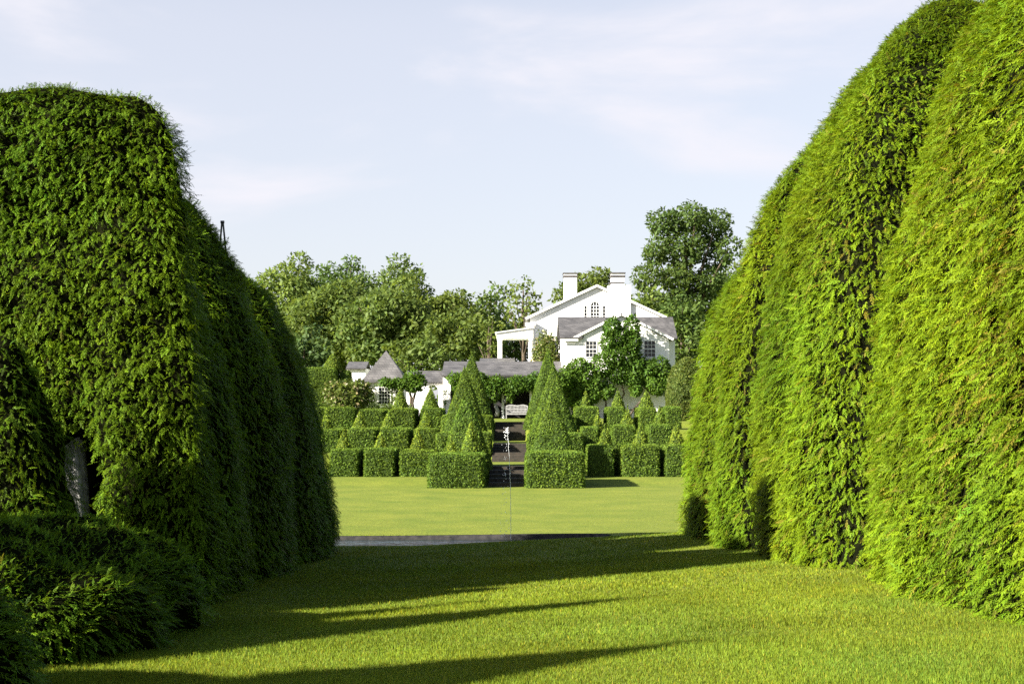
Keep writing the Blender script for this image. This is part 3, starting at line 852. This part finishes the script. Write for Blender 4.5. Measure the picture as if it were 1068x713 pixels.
GT = 'trees behind the garden buildings'
ptree('leafy_tree', 'feathery pale tree at the left end of the tree line, beside the domed hedge', 305, 267, 74, 176, 385, M['tree_pale'], 1, group=GT, nb=34)
ptree('leafy_tree', 'round topped dark tree behind the other trees, between the two palest', 357, 270, 92, 206, 380, M['tree_dark'], 2, group=GT, nb=34)
ptree('leafy_tree', 'broad mid green tree above the high square hedge', 345, 292, 100, 168, 392, M['tree_mid'], 3, group=GT, nb=38)
ptree('leafy_tree', 'tall pale topped tree above the pavilion roof, highest on the left', 423, 265, 62, 196, 385, M['tree_pale'], 4, group=GT, nb=34)
ptree('leafy_tree', 'wide yellowish green tree behind the pavilion roof', 412, 296, 112, 158, 388, M['tree_mid'], 5, group=GT, nb=40)
ptree('leafy_tree', 'dark low tree in the gap behind the high square hedge', 362, 326, 60, 186, 392, M['tree_blue'], 6, group=GT, nb=24)
ptree('leafy_tree', 'mid green tree above the white arch and low roof', 464, 294, 66, 172, 385, M['tree_mid'], 7, group=GT, nb=32)
ptree('leafy_tree', 'dense green tree above the low roof, left of the porch', 478, 322, 74, 152, 386, M['tree_mid'], 8, group=GT, nb=30)
ptree('leafy_tree', 'dark tree standing behind the porch', 520, 330, 80, 190, 386, M['tree_blue'], 9, group=GT, nb=32)
ptree('airy_tree', 'airy pale tree left of the gable, its thin top against the sky', 546, 288, 46, 160, 360, M['tree_pale'], 10, group=GT, nb=22, per=3.4, leaf=(.4, .7))
ptree('airy_tree', 'airy pale tree farther left of the gable with thin twiggy top', 512, 294, 56, 178, 372, M['tree_pale'], 11, group=GT, nb=26, per=3.4, leaf=(.45, .8))
ptree('leafy_tree', 'green tree between the two chimneys, behind the gable', 618, 279, 74, 165, 350, M['tree_mid'], 12, group=GT, nb=26)
ptree('leafy_tree', 'smaller yellow green tree behind the right chimney and gable', 676, 296, 44, 150, 372, M['tree_pale'], 13, group=GT, nb=22)
ptree('leafy_tree', 'tallest tree, large dark crown right of the white house', 716, 209, 112, 162, 352, M['tree_dark'], 14, group=GT, nb=64, per=14, leaf=(.32, .62), trunk_r=.5, lobes=[(WX(a, 162), WZ(b, 162), c * 162 / F) for a, b, c in [(694, 236, 20), (720, 228, 21), (746, 236, 20), (686, 262, 19), (716, 258, 22), (752, 266, 20), (676, 290, 17), (702, 290, 20), (738, 296, 22), (683, 316, 19), (716, 324, 24), (750, 322, 20), (700, 352, 22), (735, 356, 22)]])
ptree('leafy_tree', 'dark tree behind the right end of the white wing, under the tallest tree', 712, 300, 60, 146, 408, M['tree_dark'], 15, group=GT, nb=26)
ptree('leafy_tree', 'mid green tree seen between the tallest tree and the sunlit hedge', 757, 262, 58, 172, 400, M['tree_mid'], 16, group=GT, nb=26)
ptree('flowering_tree', 'small tree with creamy blossom left of the porch column', 510, 330, 26, 134, 384, M['cream_bush'], 17, nb=16, leaf=(.25, .45), per=5)
ptree('leafy_tree', 'low bushy tree at the foot of the tree line behind the pavilion', 440, 350, 70, 140, 405, M['tree_mid'], 18, group=GT, nb=24)
ptree('leafy_tree', 'low dark tree behind the high square hedge at the far left', 318, 340, 60, 150, 410, M['tree_blue'], 19, group=GT, nb=24)

# far wood that closes the horizon
xsw = np.arange(-520, 521, 13.)
bl = [(x + random.uniform(-5, 5), 420 + random.uniform(-30, 40), random.uniform(4, 8), random.uniform(9, 13), 9, random.uniform(7, 11)) for x in xsw]
tag(leafy('far_wood', bl, M['tree_dark'], .35, (1.4, 2.6), None, 77, scale=.05), 'distant low wood closing the horizon behind the trees', None, None, 'stuff')

# bushes
def bush(name, label, px0, px1, pyt, Y, mat, seed, flower=0, leaf=(.16, .28), per=24, zb=None, cat='shrub'):
    r = random.Random(seed); x0, x1, zt = WX(px0, Y), WX(px1, Y), WZ(pyt, Y); x = (x0 + x1) / 2; w = x1 - x0
    zb = g1(x, Y) if zb is None else zb; h = zt - zb
    root = empty(name, (x, Y, zb)); tag(root, label, cat)
    blobs = [(x, Y, zb + h * .45, w * .36, w * .34, h * .45)]
    for i in range(16):
        a = i * 2.4; e = r.uniform(-.2, 1.0); k = r.uniform(.55, .75)
        blobs.append((x + w / 2 * k * math.cos(a) * math.cos(e), Y + w / 2 * k * math.sin(a) * math.cos(e), zb + h * .5 + h / 2 * k * math.sin(e), w * .20, w * .20, h * .19))
    leafy('foliage', blobs, mat, per, leaf, root, seed)
    if flower:
        leafy('blossom', [(a, b - .05, c, d * 1.05, e * 1.05, f * 1.05) for a, b, c, d, e, f in blobs[1:]], M['flower'], flower, (.14, .24), root, seed + 1, tpl=TUFT, inner=.1)
    t = MB()
    for k in range(4):
        t.tube([(x + .1 * k - .15, Y, zb - .05), (x + (k - 1.5) * w * .12, Y, zb + h * .5)], [.05, .03], 6)
    t.build('stem', M['bark'], root)
    return root
bush('flowering_bush', 'large rounded bush with cream flowers in front of the high clipped hedge', 335, 390, 393, 87.8, M['cream_bush'], 41, flower=3, per=70)
bush('pale_shrub', 'tall pale shrub with creamy flowers between the porch and the white wing', 552, 589, 340, 116.5, M['cream_bush'], 42, flower=3, per=40)
sd[0] += 7
o = yew('yellow_bush', lobe((WX(694, 90) + WX(738, 90)) / 2, 90, (WX(738, 90) - WX(694, 90)) / 2, 1.3, WZ(372.5, 90), 2.4, 3.0, 1.8, 0, 60, 40, base=g1(11, 90)), 330, leaf=(.07, .13), amp=.1, seed=sd[0], mats=(M['yew_inner'], M['bright_bush']))
tag(o, 'rounded yellow green clipped bush beside the sunlit tall hedge', 'shrub')
bush('dark_shrub', 'dark leafy shrub under the pavilion eaves by the window', 356, 394, 408, 99, M['tree_dark'], 44)
bush('dark_shrub', 'low dark shrub below the pavilion window', 392, 430, 419, 101, M['tree_dark'], 45)

# ------------------------------------------------------------------ buildings
def window(parent, x0, x1, y, z0, z1, cols, rows, name='window', rail=True, t=.07, out=.06):
    """white frame and bars proud of a dark pane; y is the wall's front"""
    f = MB()
    f.box(x0 - t, x0, y - out, y + .02, z0 - t, z1 + t); f.box(x1, x1 + t, y - out, y + .02, z0 - t, z1 + t)
    f.box(x0 + .001, x1 - .001, y - out - .003, y + .02, z1, z1 + t); f.box(x0 + .001, x1 - .001, y - out - .02, y + .02, z0 - t, z0)
    w = f.build(name, M['trim'], parent)
    b = MB()
    if cols == 1:
        b.box(x0, x0 + .02, y - .036, y - .005, z0, z1); b.box(x1 - .02, x1, y - .036, y - .005, z0, z1)
    for i in range(1, cols):
        x = x0 + (x1 - x0) * i / cols; b.box(x - .012, x + .012, y - .035, y - .005, z0, z1)
    for i in range(1, rows):
        z = z0 + (z1 - z0) * i / rows; q = .035 if rail and i * 2 == rows else .012
        b.box(x0, x1, y - .038, y - .006, z - q, z + q)
    b.build('glazing_bars', M['trim'], w)
    MB().box(x0, x1, y - .004, y + .01, z0, z1).build('pane', M['glass'], w)
    return w

# --- main house
GH = 2.72
hs = empty('white_house', (8, 120, GH))
tag(hs, 'white clapboard country house with a wide gable, two chimneys and a slate roofed wing', 'house')
Yg = 122.0
xl, xr, xa = WX(553, Yg), WX(690, Yg), WX(622.5, Yg)
zl, zr_, za = WZ(331.5, Yg), WZ(330.5, Yg), WZ(299.5, Yg)
MB().prism([(xl, GH - .2), (xr, GH - .2), (xr, zr_), (xa, za), (xl, zl)], Yg, 137).build('gable_wall', M['white'], hs)
ov = .45
sl = (za - zl) / (xa - xl); sr = (za - zr_) / (xr - xa)
rf = MB()
rf.slab((xl - ov, Yg - 0.250, zl - sl * ov + .2), (xa, Yg - 0.250, za + .2), (xa, 137.3, za + .2), (xl - ov, 137.3, zl - sl * ov + .2), .16)
rf.slab((xa + .001, Yg - 0.250, za + .199), (xr + ov, Yg - 0.250, zr_ - sr * ov + .199), (xr + ov, 137.3, zr_ - sr * ov + .199), (xa + .001, 137.3, za + .199), .16)
rf.build('roof', M['slate'], hs)
tr = MB()
tr.slab((xl - ov, Yg - 0.310, zl - sl * ov + .23), (xa, Yg - 0.310, za + .23), (xa, Yg - 0.255, za + .23), (xl - ov, Yg - 0.255, zl - sl * ov + .23), .20)
tr.slab((xa + .001, Yg - 0.310, za + .23), (xr + ov, Yg - 0.310, zr_ - sr * ov + .23), (xr + ov, Yg - 0.255, zr_ - sr * ov + .23), (xa + .001, Yg - 0.255, za + .23), .20)
tr.build('bargeboard', M['trim'], hs)
co = MB(); co.box(xl - ov, xl + .5, Yg - .55, Yg - .01, zl - .72, zl - .45); co.box(xl - ov + .1, xl + .35, Yg - .45, Yg - .012, zl - .95, zl - .722)
co.box(xl - .06, xl + .34, Yg - .08, Yg - .013, GH, zl - .951); co.build('corner_trim', M['trim'], hs)
# three part window in the gable, the middle light arched
aw0, aw1 = WX(616.2, Yg), WX(624.8, Yg); az0 = WZ(333, Yg); az1 = WZ(314.6, Yg); rad = (aw1 - aw0) / 2; axc = (aw0 + aw1) / 2; sp = az1 - rad
fm = MB()
arc = [(axc + (rad + .12) * math.cos(t), sp + (rad + .12) * math.sin(t)) for t in np.linspace(0, math.pi, 14)]
arci = [(axc + rad * math.cos(t), sp + rad * math.sin(t)) for t in np.linspace(0, math.pi, 14)]
for i in range(13):
    fm.prism([arci[i], arc[i], arc[i + 1], arci[i + 1]], Yg - .09, Yg)
fm.box(aw0 - .12, aw0, Yg - .09, Yg, az0, sp); fm.box(aw1, aw1 + .12, Yg - .09, Yg, az0, sp); fm.box(aw0 - .2, aw1 + .2, Yg - .12, Yg, az0 - .1, az0)
aw = fm.build('arched_window', M['trim'], hs)
bm = MB()
for i in (1, 2): bm.box(aw0 + (aw1 - aw0) * i / 3 - .022, aw0 + (aw1 - aw0) * i / 3 + .022, Yg - .05, Yg - .022, az0, sp + rad * .9)
for i in range(1, 5): bm.box(aw0, aw1, Yg - .053, Yg - .024, az0 + (sp - az0) * i / 4 - .022, az0 + (sp - az0) * i / 4 + .022)
bm.build('glazing_bars', M['trim'], aw)
MB().prism([(aw0, az0), (aw1, az0)] + arci, Yg - .02, Yg - .004).build('pane', M['glass'], aw)
window(hs, WX(609.4, Yg), WX(612.2, Yg), Yg, WZ(333, Yg), WZ(319, Yg), 1, 4, rail=False)
window(hs, WX(628.7, Yg), WX(631.5, Yg), Yg, WZ(333, Yg), WZ(319, Yg), 1, 4, rail=False)
# chimneys
def chimney(x0, x1, y0, y1, z0, z1, zc):
    c = MB().box(x0, x1, y0, y1, z0, z1).build('chimney', M['stucco'], hs)
    MB().box(x0 - .07, x1 + .07, y0 - .07, y1 + .07, z1, z1 + .17).box(x0 - .1, x1 + .1, y0 - .1, y1 + .1, z1 + .33, z1 + .42).build('cap', M['cap'], c)
    MB().box(x0 - .01, x1 + .01, y0 - .01, y1 + .01, z1 + .171, z1 + .329).build('cap_band', M['stucco'], c)
    return c
chimney(WX(588.3, 127), WX(601.7, 127), 127, 128.3, 11, WZ(289, 127), 0)
c = chimney(WX(637.6, 121.9), WX(651.2, 121.9), 121.8, 123.0, WZ(299, 121), WZ(288, 121), 0)
MB().box(WX(635, 121), WX(658.6, 121), 121.72, 121.995, GH, WZ(305, 121.7)).box(WX(635, 121), WX(658.6, 121), 121.72, 123.2, WZ(305, 121.7) + .001, WZ(297.5, 121.7)).build('chimney_breast', M['stucco'], hs)
MB().box(WX(637, 121), WX(652, 121), 121.76, 123.04, WZ(294.5, 121), WZ(293.2, 121)).build('band', M['cap'], c)
# --- wing in front
Yw = 112.0
wx0, wx1, wx2 = WX(586, Yw), WX(697.5, Yw), WX(704, 114)
ze = WZ(352, Yw); zrg = WZ(330.5, 117)
gxc = WX(648, Yw); gza = WZ(326.5, Yw); gx0 = WX(599, Yw); gx1 = wx1
MB().prism([(wx0, GH - .2), (wx1, GH - .2), (wx1, ze - .15), (gxc, gza - .25), (gx0, ze - .15), (wx0, ze - .15)], Yw, 114).box(wx0 + .002, wx2, 114, 120, GH - .2, ze - .16).build('wing_wall', M['white'], hs)
rw = MB()
lx0, rx1 = WX(584, Yw), WX(706, 114)
rw.slab((lx0, Yw - .35, ze), (gx0 + .6, Yw - .35, ze), (gxc, 117, zrg), (lx0, 117, zrg), .14)
rw.slab((gxc, 117, zrg), (rx1, 117, zrg), (rx1, 113.6, ze + .05), (gx1 - .5, 113.6, ze + .05), .14)
rw.slab((lx0, 117, zrg), (rx1, 117, zrg), (rx1, 121.4, ze), (lx0, 121.4, ze), .14)
rw.slab((gx0 - .35, Yw - 0.200, ze - .1), (gxc, Yw - 0.200, gza), (gxc, 117.2, gza), (gx0 - .35, 117.2, ze - .1), .14)
rw.slab((gxc + .001, Yw - 0.200, gza), (gx1 + .4, Yw - 0.200, ze - .1), (gx1 + .4, 117.2, ze - .1), (gxc + .001, 117.2, gza), .14)
rw.build('wing_roof', M['slate'], hs)
bt = MB()
bt.slab((gx0 - .35, Yw - 0.260, ze - .08), (gxc, Yw - 0.260, gza + .02), (gxc, Yw - 0.205, gza + .02), (gx0 - .35, Yw - 0.205, ze - .08), .19)
bt.slab((gxc + .001, Yw - 0.260, gza + .02), (gx1 + .4, Yw - 0.260, ze - .08), (gx1 + .4, Yw - 0.205, ze - .08), (gxc + .001, Yw - 0.205, gza + .02), .19)
bt.box(gx1 - .22, gx1 + .03, Yw - .04, Yw - .005, GH, ze - .45); bt.box(lx0, gx0 + .3, Yw - .36, Yw - .3, ze - .3, ze - .141)
bt.build('wing_trim', M['trim'], hs)
window(hs, WX(611.2, Yw), WX(622, Yw), Yw, WZ(372, Yw), WZ(356, Yw), 3, 4)
window(hs, WX(672, Yw), WX(683.2, Yw), Yw, WZ(372, Yw), WZ(355.5, Yw), 3, 4)
# --- porch at the left of the gable
Yp = 120.4
px0_, px1_ = WX(518, Yp), WX(556, Yp)
pm = MB(); pm.prism([(px0_, WZ(353, Yp)), (px1_, WZ(353, Yp)), (px1_, WZ(342, Yp)), (px0_, WZ(347.5, Yp))], Yp, Yp + 3.2)
pm.prism([(px0_ - .15, WZ(347.5, Yp) + .001), (px1_, WZ(342, Yp) + .001), (px1_, WZ(341, Yp)), (px0_ - .15, WZ(346.4, Yp))], Yp - .15, Yp + 3.3)
pm.build('porch_roof', M['trim'], hs)
for a, b in ((519, 523.4), (551.6, 555)):
    for yy in (Yp + .1, Yp + 2.7):
        cxm = (WX(a, Yp) + WX(b, Yp)) / 2; rr0 = (WX(b, Yp) - WX(a, Yp)) / 2
        q = MB(); q.box(cxm - rr0, cxm + rr0, yy, yy + .36, GH, WZ(353, Yp)); q.box(cxm - rr0 - .06, cxm + rr0 + .06, yy - .06, yy + .42, WZ(354.5, Yp), WZ(353, Yp) - .003)
        q.build('porch_column', M['trim'], hs)
q = MB(); q.slab((WX(500, 117), 117, WZ(377.5, 117)), (WX(537, 117), 117, WZ(377.5, 117)), (WX(537, 117), 119.6, WZ(373.5, 119.6)), (WX(500, 117), 119.6, WZ(373.5, 119.6)), .15)
q.build('lean_to_roof', M['slate'], hs)
MB().box(WX(502, 117), WX(536, 117), 117.3, 119.5, GH, WZ(378.6, 117)).build('lean_to_wall', M['stucco'], hs)

# --- long low loggia
lg = empty('loggia', (-1, 110, GH))
tag(lg, 'long low white loggia with a slate roof, open behind the bench and hung with vines', 'building')
Yl = 110.0
lx_0, lx_1 = WX(462, Yl), WX(588, Yl); zel = WZ(391, Yl); zrl = WZ(376.8, 114)
q = MB(); q.slab((lx_0 - .1, Yl - .3, zel), (lx_1, Yl - .3, zel), (lx_1, 114, zrl), (lx_0 - .1, 114, zrl), .16)
q.slab((lx_0 - .1, 114.001, zrl), (lx_1, 114.001, zrl), (lx_1, 118, zel), (lx_0 - .1, 118, zel), .16)
q.build('roof', M['slate'], lg)
q = MB(); q.prism([(lx_0, GH - .1), (WX(470, Yl), GH - .1), (WX(470, Yl), zel - .08), (lx_0, zel - .08)], Yl, 110.6)
q.box(lx_0, lx_0 + .35, 110.6, 117, GH - .1, zel - .1)
MB().box(lx_0 + .36, lx_1, 114.5, 114.8, GH - .1, zel + .3).build('back_wall', M['stone_and_shade'], lg)  # near-black colour stands in for the shade inside the loggia
q.box(WX(470, Yl) + .001, lx_1, Yl + .05, Yl + .35, zel - .55, zel - .1)
q.build('wall', M['stucco'], lg)
for px in (489, 524.5, 553.6, 580):
    q = MB(); x = WX(px, Yl); q.box(x - .1, x + .1, Yl + .08, Yl + .28, GH, zel - .551); q.box(x - .16, x + .16, Yl + .02, Yl + .34, GH, GH + .14)
    q.build('post', M['trim'], lg)
# --- arched link
lk = empty('arched_link', (WX(448, 111), 111, GH))
tag(lk, 'low white link with an arched opening and slate roof between loggia and pavilion', 'building')
Yk = 111.0; kx0, kx1 = WX(424, Yk), lx_0 - .005; kze = WZ(398, Yk); ka, kb = WX(444.5, Yk), WX(457.3, Yk); kr = (kb - ka) / 2; kc = (ka + kb) / 2; ks = WZ(401.5, Yk) - kr
q = MB()
arc = [(kc + kr * math.cos(t), ks + kr * math.sin(t)) for t in np.linspace(math.pi, 0, 16)]
for i in range(15):
    q.prism([arc[i], arc[i + 1], (arc[i + 1][0], kze), (arc[i][0], kze)], Yk, Yk + .5)
q.box(kx0, ka, Yk, Yk + .5, GH - .1, kze); q.box(kb, kx1, Yk, Yk + .5, GH - .1, kze)
MB().box(kx0, kx1 - 1.2, Yk + 3.4, Yk + 3.7, GH - .1, kze - .02).build('rear_wall', M['stucco'], lk)
q.build('wall', M['stucco'], lk)
q = MB(); q.slab((kx0 - .1, Yk - .25, kze - .02), (kx1, Yk - .25, kze - .02), (kx1, Yk + 1.9, WZ(386.5, Yk + 1.9)), (kx0 - .1, Yk + 1.9, WZ(386.5, Yk + 1.9)), .14)
q.slab((kx0 - .1, Yk + 1.901, WZ(386.5, Yk + 1.9)), (kx1, Yk + 1.901, WZ(386.5, Yk + 1.9)), (kx1, Yk + 4, kze), (kx0 - .1, Yk + 4, kze), .14)
q.build('roof', M['slate'], lk)
# --- pavilion with a pyramid roof
pv = empty('pavilion', (WX(400, 106), 106.5, GH))
tag(pv, 'small square pavilion with a steep grey pyramid slate roof left of the garden', 'building')
Yv = 104.8; vx0, vx1 = WX(376.5, Yv), WX(424.5, Yv); vzb = WZ(397.5, Yv); hv = (vx1 - vx0) / 2; vc = (vx0 + vx1) / 2; vza = WZ(365.3, Yv + hv)
me_v = [(vx0, Yv, vzb), (vx1, Yv, vzb), (vx1, Yv + 2 * hv, vzb), (vx0, Yv + 2 * hv, vzb), (vc, Yv + hv, vza)]
MB().add(me_v + [(x, y, z - .12) for x, y, z in me_v[:4]], [(0, 1, 4), (1, 2, 4), (2, 3, 4), (3, 0, 4), (0, 5, 6, 1), (1, 6, 7, 2), (2, 7, 8, 3), (3, 8, 5, 0), (8, 7, 6, 5)]).build('roof', M['slate'], pv)
MB().box(vx0 + .3, vx1 - .3, Yv + .3, Yv + 2 * hv - .3, GH - .1, vzb - .121).build('wall', M['stucco'], pv)
window(pv, WX(395, Yv), WX(406.5, Yv), Yv + .3, WZ(421, Yv), WZ(404, Yv), 4, 5, rail=False, t=.09)
# --- outbuilding behind
ob = empty('outbuilding', (WX(372, 122), 122, GH))
tag(ob, 'small white outbuilding with a grey roof glimpsed left of the pavilion roof', 'building')
q = MB(); q.box(WX(362, 122), WX(381, 122), 122, 126, GH - .1, WZ(383.8, 122)); q.build('wall', M['stucco'], ob)
q = MB(); q.slab((WX(361, 122), 121.7, WZ(384, 122)), (WX(382, 122), 121.7, WZ(384, 122)), (WX(382, 122), 124, WZ(377, 124)), (WX(361, 122), 124, WZ(377, 124)), .15)
q.slab((WX(361, 122), 124.001, WZ(377, 124)), (WX(382, 122), 124.001, WZ(377, 124)), (WX(382, 122), 126.3, WZ(384, 122)), (WX(361, 122), 126.3, WZ(384, 122)), .15); q.build('roof', M['slate'], ob)

# ------------------------------------------------------------------ vines
def vine(label, blobs_px, Y, mat, seed, stems, per=110, leaf=(.18, .34), stem_r=.09, ry=.55, bark='bark', cat='vine', name='wisteria_vine'):
    x0, y0, z0 = W(stems[0][0][0], 430, Y)
    root = empty(name, (x0, Y, GH)); tag(root, label, cat)
    bl = []
    for (px, py, rx, rz) in blobs_px:
        x, y, z = W(px, py, Y); bl.append((x, Y - .1, z, rx * Y / F, ry, rz * Y / F))
    leafy('foliage', bl, mat, per, leaf, root, seed, scale=.7)
    t = MB()
    for st in stems:
        pts = [W(px, py, Y + .1) for px, py in st]; n = len(pts)
        t.tube(pts, [stem_r * (1 - .5 * i / (n - 1)) for i in range(n)], 7)
    t.build('stem', M[bark], root, smooth=True)
    return root
vb = [(639, 342, 9, 11), (659, 341, 8, 12), (635, 356, 9, 11), (647, 352, 9, 12), (660, 358, 9, 13), (641, 370, 12, 13), (653, 372, 13, 14), (664, 380, 9, 11),
      (630, 380, 12, 12), (645, 388, 14, 12), (660, 392, 13, 9), (604, 384, 12, 10), (595, 392, 10, 12), (612, 392, 12, 13), (622, 398, 10, 10), (602, 404, 12, 11), (618, 412, 9, 8),
      (676, 385, 10, 10), (688, 383, 10, 11), (694, 392, 9, 12), (680, 398, 9, 9), (687, 404, 9, 8), (590, 412, 11, 11), (606, 420, 12, 9), (633, 408, 8, 7), (663, 406, 6, 6)]
vine('large wisteria climbing the white wing up to its gable', vb, 110.6, M['vine'], 51,
     [[(647, 436), (645, 424), (651, 410), (647, 396), (650, 372), (648, 350)], [(631, 436), (632, 420), (629, 405), (620, 395)], [(655, 436), (663, 424), (674, 412), (684, 405), (690, 392)], [(640, 424), (655, 428), (668, 425), (678, 414)]], ry=.9)
vb = [(x, 397 + 3 * math.sin(x * .3) + (4 if 505 < x < 545 else 0), 7, 6.5) for x in range(474, 590, 5)] + [(505, 408, 7, 10), (512, 402, 8, 8), (515, 410, 7, 9), (540, 404, 8, 6), (532, 411, 4, 8), (548, 400, 8, 6), (503, 420, 6, 9), (477, 408, 5, 9), (560, 401, 8, 7), (572, 402, 8, 8)]
vine('leafy vine hanging along the loggia eaves above the bench', vb, 109.3, M['vine'], 52,
     [[(518, 434), (519, 428), (516, 421), (520, 412), (516, 403)], [(526, 420), (532, 410), (540, 402)]], stem_r=.2, bark='pale_bark', leaf=(.16, .3))
vb = [(432, 394, 9, 7), (425, 398, 9, 7), (438, 398, 6, 7), (416, 400, 8, 5), (408, 399, 7, 4), (430, 403, 8, 5), (402, 398, 5, 3)]
vine('bushy vine trained over the pavilion eaves and the arched link', vb, 104.0, M['vine'], 53,
     [[(432, 432), (430, 420), (433, 410), (430, 400)], [(428, 432), (429, 415), (426, 404)]], stem_r=.14)
vb = [(384, 404, 6, 5), (388, 412, 4, 9), (380, 412, 5, 10), (411, 410, 4, 8), (416, 405, 4, 6), (411, 420, 5, 6), (386, 422, 6, 6), (401, 400, 9, 3)]
vine('dark creeper covering the pavilion front around its window', vb, 104.7, M['tree_dark'], 55, [[(386, 434), (385, 415), (384, 402)]], stem_r=.04, ry=.25, leaf=(.12, .22))
vb = [(465, 408, 3, 3), (464, 416, 2.5, 6)]
vine('thin climber on the white wall beside the arch', vb, 109.7, M['vine'], 54, [[(464.5, 434), (464, 415), (465, 405)]], stem_r=.03, ry=.15, leaf=(.12, .2))

# ------------------------------------------------------------------ bench
bn = empty('garden_bench', (WX(538.5, 108), 108, GH))
tag(bn, 'white wooden lattice bench on the terrace above the steps, before the loggia', 'bench')
Yb = 107.6; b0, b1 = WX(527.5, Yb), WX(550.5, Yb); gb = g1((b0 + b1) / 2, Yb)
q = MB()
for i in range(5): q.box(b0 + .06, b1 - .06, Yb + i * .11, Yb + i * .11 + .09, gb + .42, gb + .45)
q.build('seat', M['bench'], bn)
q = MB()
n = 16
top = [(b0 + (b1 - b0) * i / n, gb + .95 + .10 * math.sin(math.pi * i / n) + .05 * math.sin(3 * math.pi * i / n)) for i in range(n + 1)]
for i in range(n):
    q.prism([(top[i][0], top[i][1]), (top[i + 1][0], top[i + 1][1]), (top[i + 1][0], top[i + 1][1] + .08), (top[i][0], top[i][1] + .08)], Yb + .55, Yb + .60)
    xm = (top[i][0] + top[i + 1][0]) / 2
    q.box(xm - .03, xm + .03, Yb + .556, Yb + .594, gb + .5, top[i][1])
q.box(b0, b1, Yb + .552, Yb + .598, gb + .5, gb + .56); q.box(b0, b1, Yb + .551, Yb + .599, gb + .74, gb + .79)
q.build('backrest', M['bench'], bn)
for x in (b0, b1 - .07):
    MB().box(x, x + .07, Yb, Yb + .07, gb - .02, gb + .68).build('leg', M['bench'], bn)
    MB().box(x, x + .07, Yb + .54, Yb + .605, gb - .02, gb + .95).build('leg', M['bench'], bn)
    MB().box(x - .01, x + .08, Yb - .02, Yb + .53, gb + .68, gb + .73).build('armrest', M['bench'], bn)
MB().box(b0 + .07, b1 - .07, Yb + .01, Yb + .05, gb + .33, gb + .415).build('apron', M['bench'], bn)

# ------------------------------------------------------------------ fountain jet in the pool
q = MB(); jx, jy = WX(532.8, 36.2), 36.2; jt = WZ(447, jy)
npt = 30
q.tube([(jx - .10 * (i / npt) ** 3 + .006 * math.sin(i * 1.7), jy, -.16 + (jt + .16) * (i / npt)) for i in range(npt + 1)], [.008 - .002 * i / npt for i in range(npt + 1)], 6)
def drop(x, y, z, r, st=1.4):
    vs = []; fs = []
    q.add([(x, y, z + r * st), (x + r, y, z), (x, y + r, z), (x - r, y, z), (x, y - r, z), (x, y, z - r)],
          [(0, 1, 2), (0, 2, 3), (0, 3, 4), (0, 4, 1), (5, 2, 1), (5, 3, 2), (5, 4, 3), (5, 1, 4)])
rj = random.Random(3)
for k in range(30):
    drop(jx - .11 + rj.gauss(0, .035), jy + rj.gauss(0, .04), jt - abs(rj.gauss(0, .12)) + .03, rj.uniform(.008, .02))
for k in range(90):
    s = rj.random() ** .8
    drop(jx - .13 - .05 * s + rj.gauss(0, .03 + .06 * s), jy + rj.gauss(0, .08), jt * (1 - s) - .1 * s, rj.uniform(.005, .011), 2.2)
tag(q.build('fountain_jet', M['jet']), 'thin white jet of water rising from the pool and breaking into drops', 'fountain')

# ------------------------------------------------------------------ grass
def blades(n_per, y0, y1, h, w, xlim):
    n = int(n_per * (y1 - y0) * xlim * 2)
    y = rng.uniform(y0, y1, n); x = rng.uniform(-1, 1, n) * np.minimum(xlim, y * .41)
    k = pool_r(x, y) > 1.24
    x, y = x[k], y[k]; n = len(x)
    P = np.stack([x, y, gz(x, y) - .004], 1)
    a = rng.uniform(0, 2 * math.pi, n); lean = np.abs(rng.normal(0, .8, n)).clip(0, 1.35); b = rng.uniform(0, 2 * math.pi, n)
    H = rng.uniform(*h, n) * (1 + .35 * vnoise(P, 1.4, 5)); Wd = rng.uniform(*w, n)
    s = np.stack([np.cos(a), np.sin(a), np.zeros(n)], 1) * Wd[:, None] / 2
    tip = np.stack([np.cos(b) * np.sin(lean), np.sin(b) * np.sin(lean), np.cos(lean)], 1) * H[:, None]
    v = np.stack([P - s, P + s, P + tip * .62 + s * .6, P + tip], 1)
    t = tints(n, P, .6, 1.4, .3, 61, .9)
    dry = rng.random(n) < .05
    t[dry] = t[dry] * np.array([1.9, 1.25, 1.6])
    return v.reshape(-1, 3), np.repeat(t, 4, 0)
G = [blades(4200, 9.6, 13.5, (.03, .055), (.005, .010), 5.5), blades(2400, 13.5, 19, (.03, .055), (.007, .013), 6.5),
     blades(1100, 19, 27, (.03, .055), (.010, .018), 6.2), blades(500, 27, 38, (.03, .05), (.014, .024), 8)]
v = np.concatenate([a for a, b in G]); t = np.concatenate([b for a, b in G])
tag(link('grass', np_mesh('grass', v, np.arange(len(v)).reshape(-1, 4), [M['grass_blade']], None, t)), 'short mown grass blades covering the lawn', None, None, 'stuff')
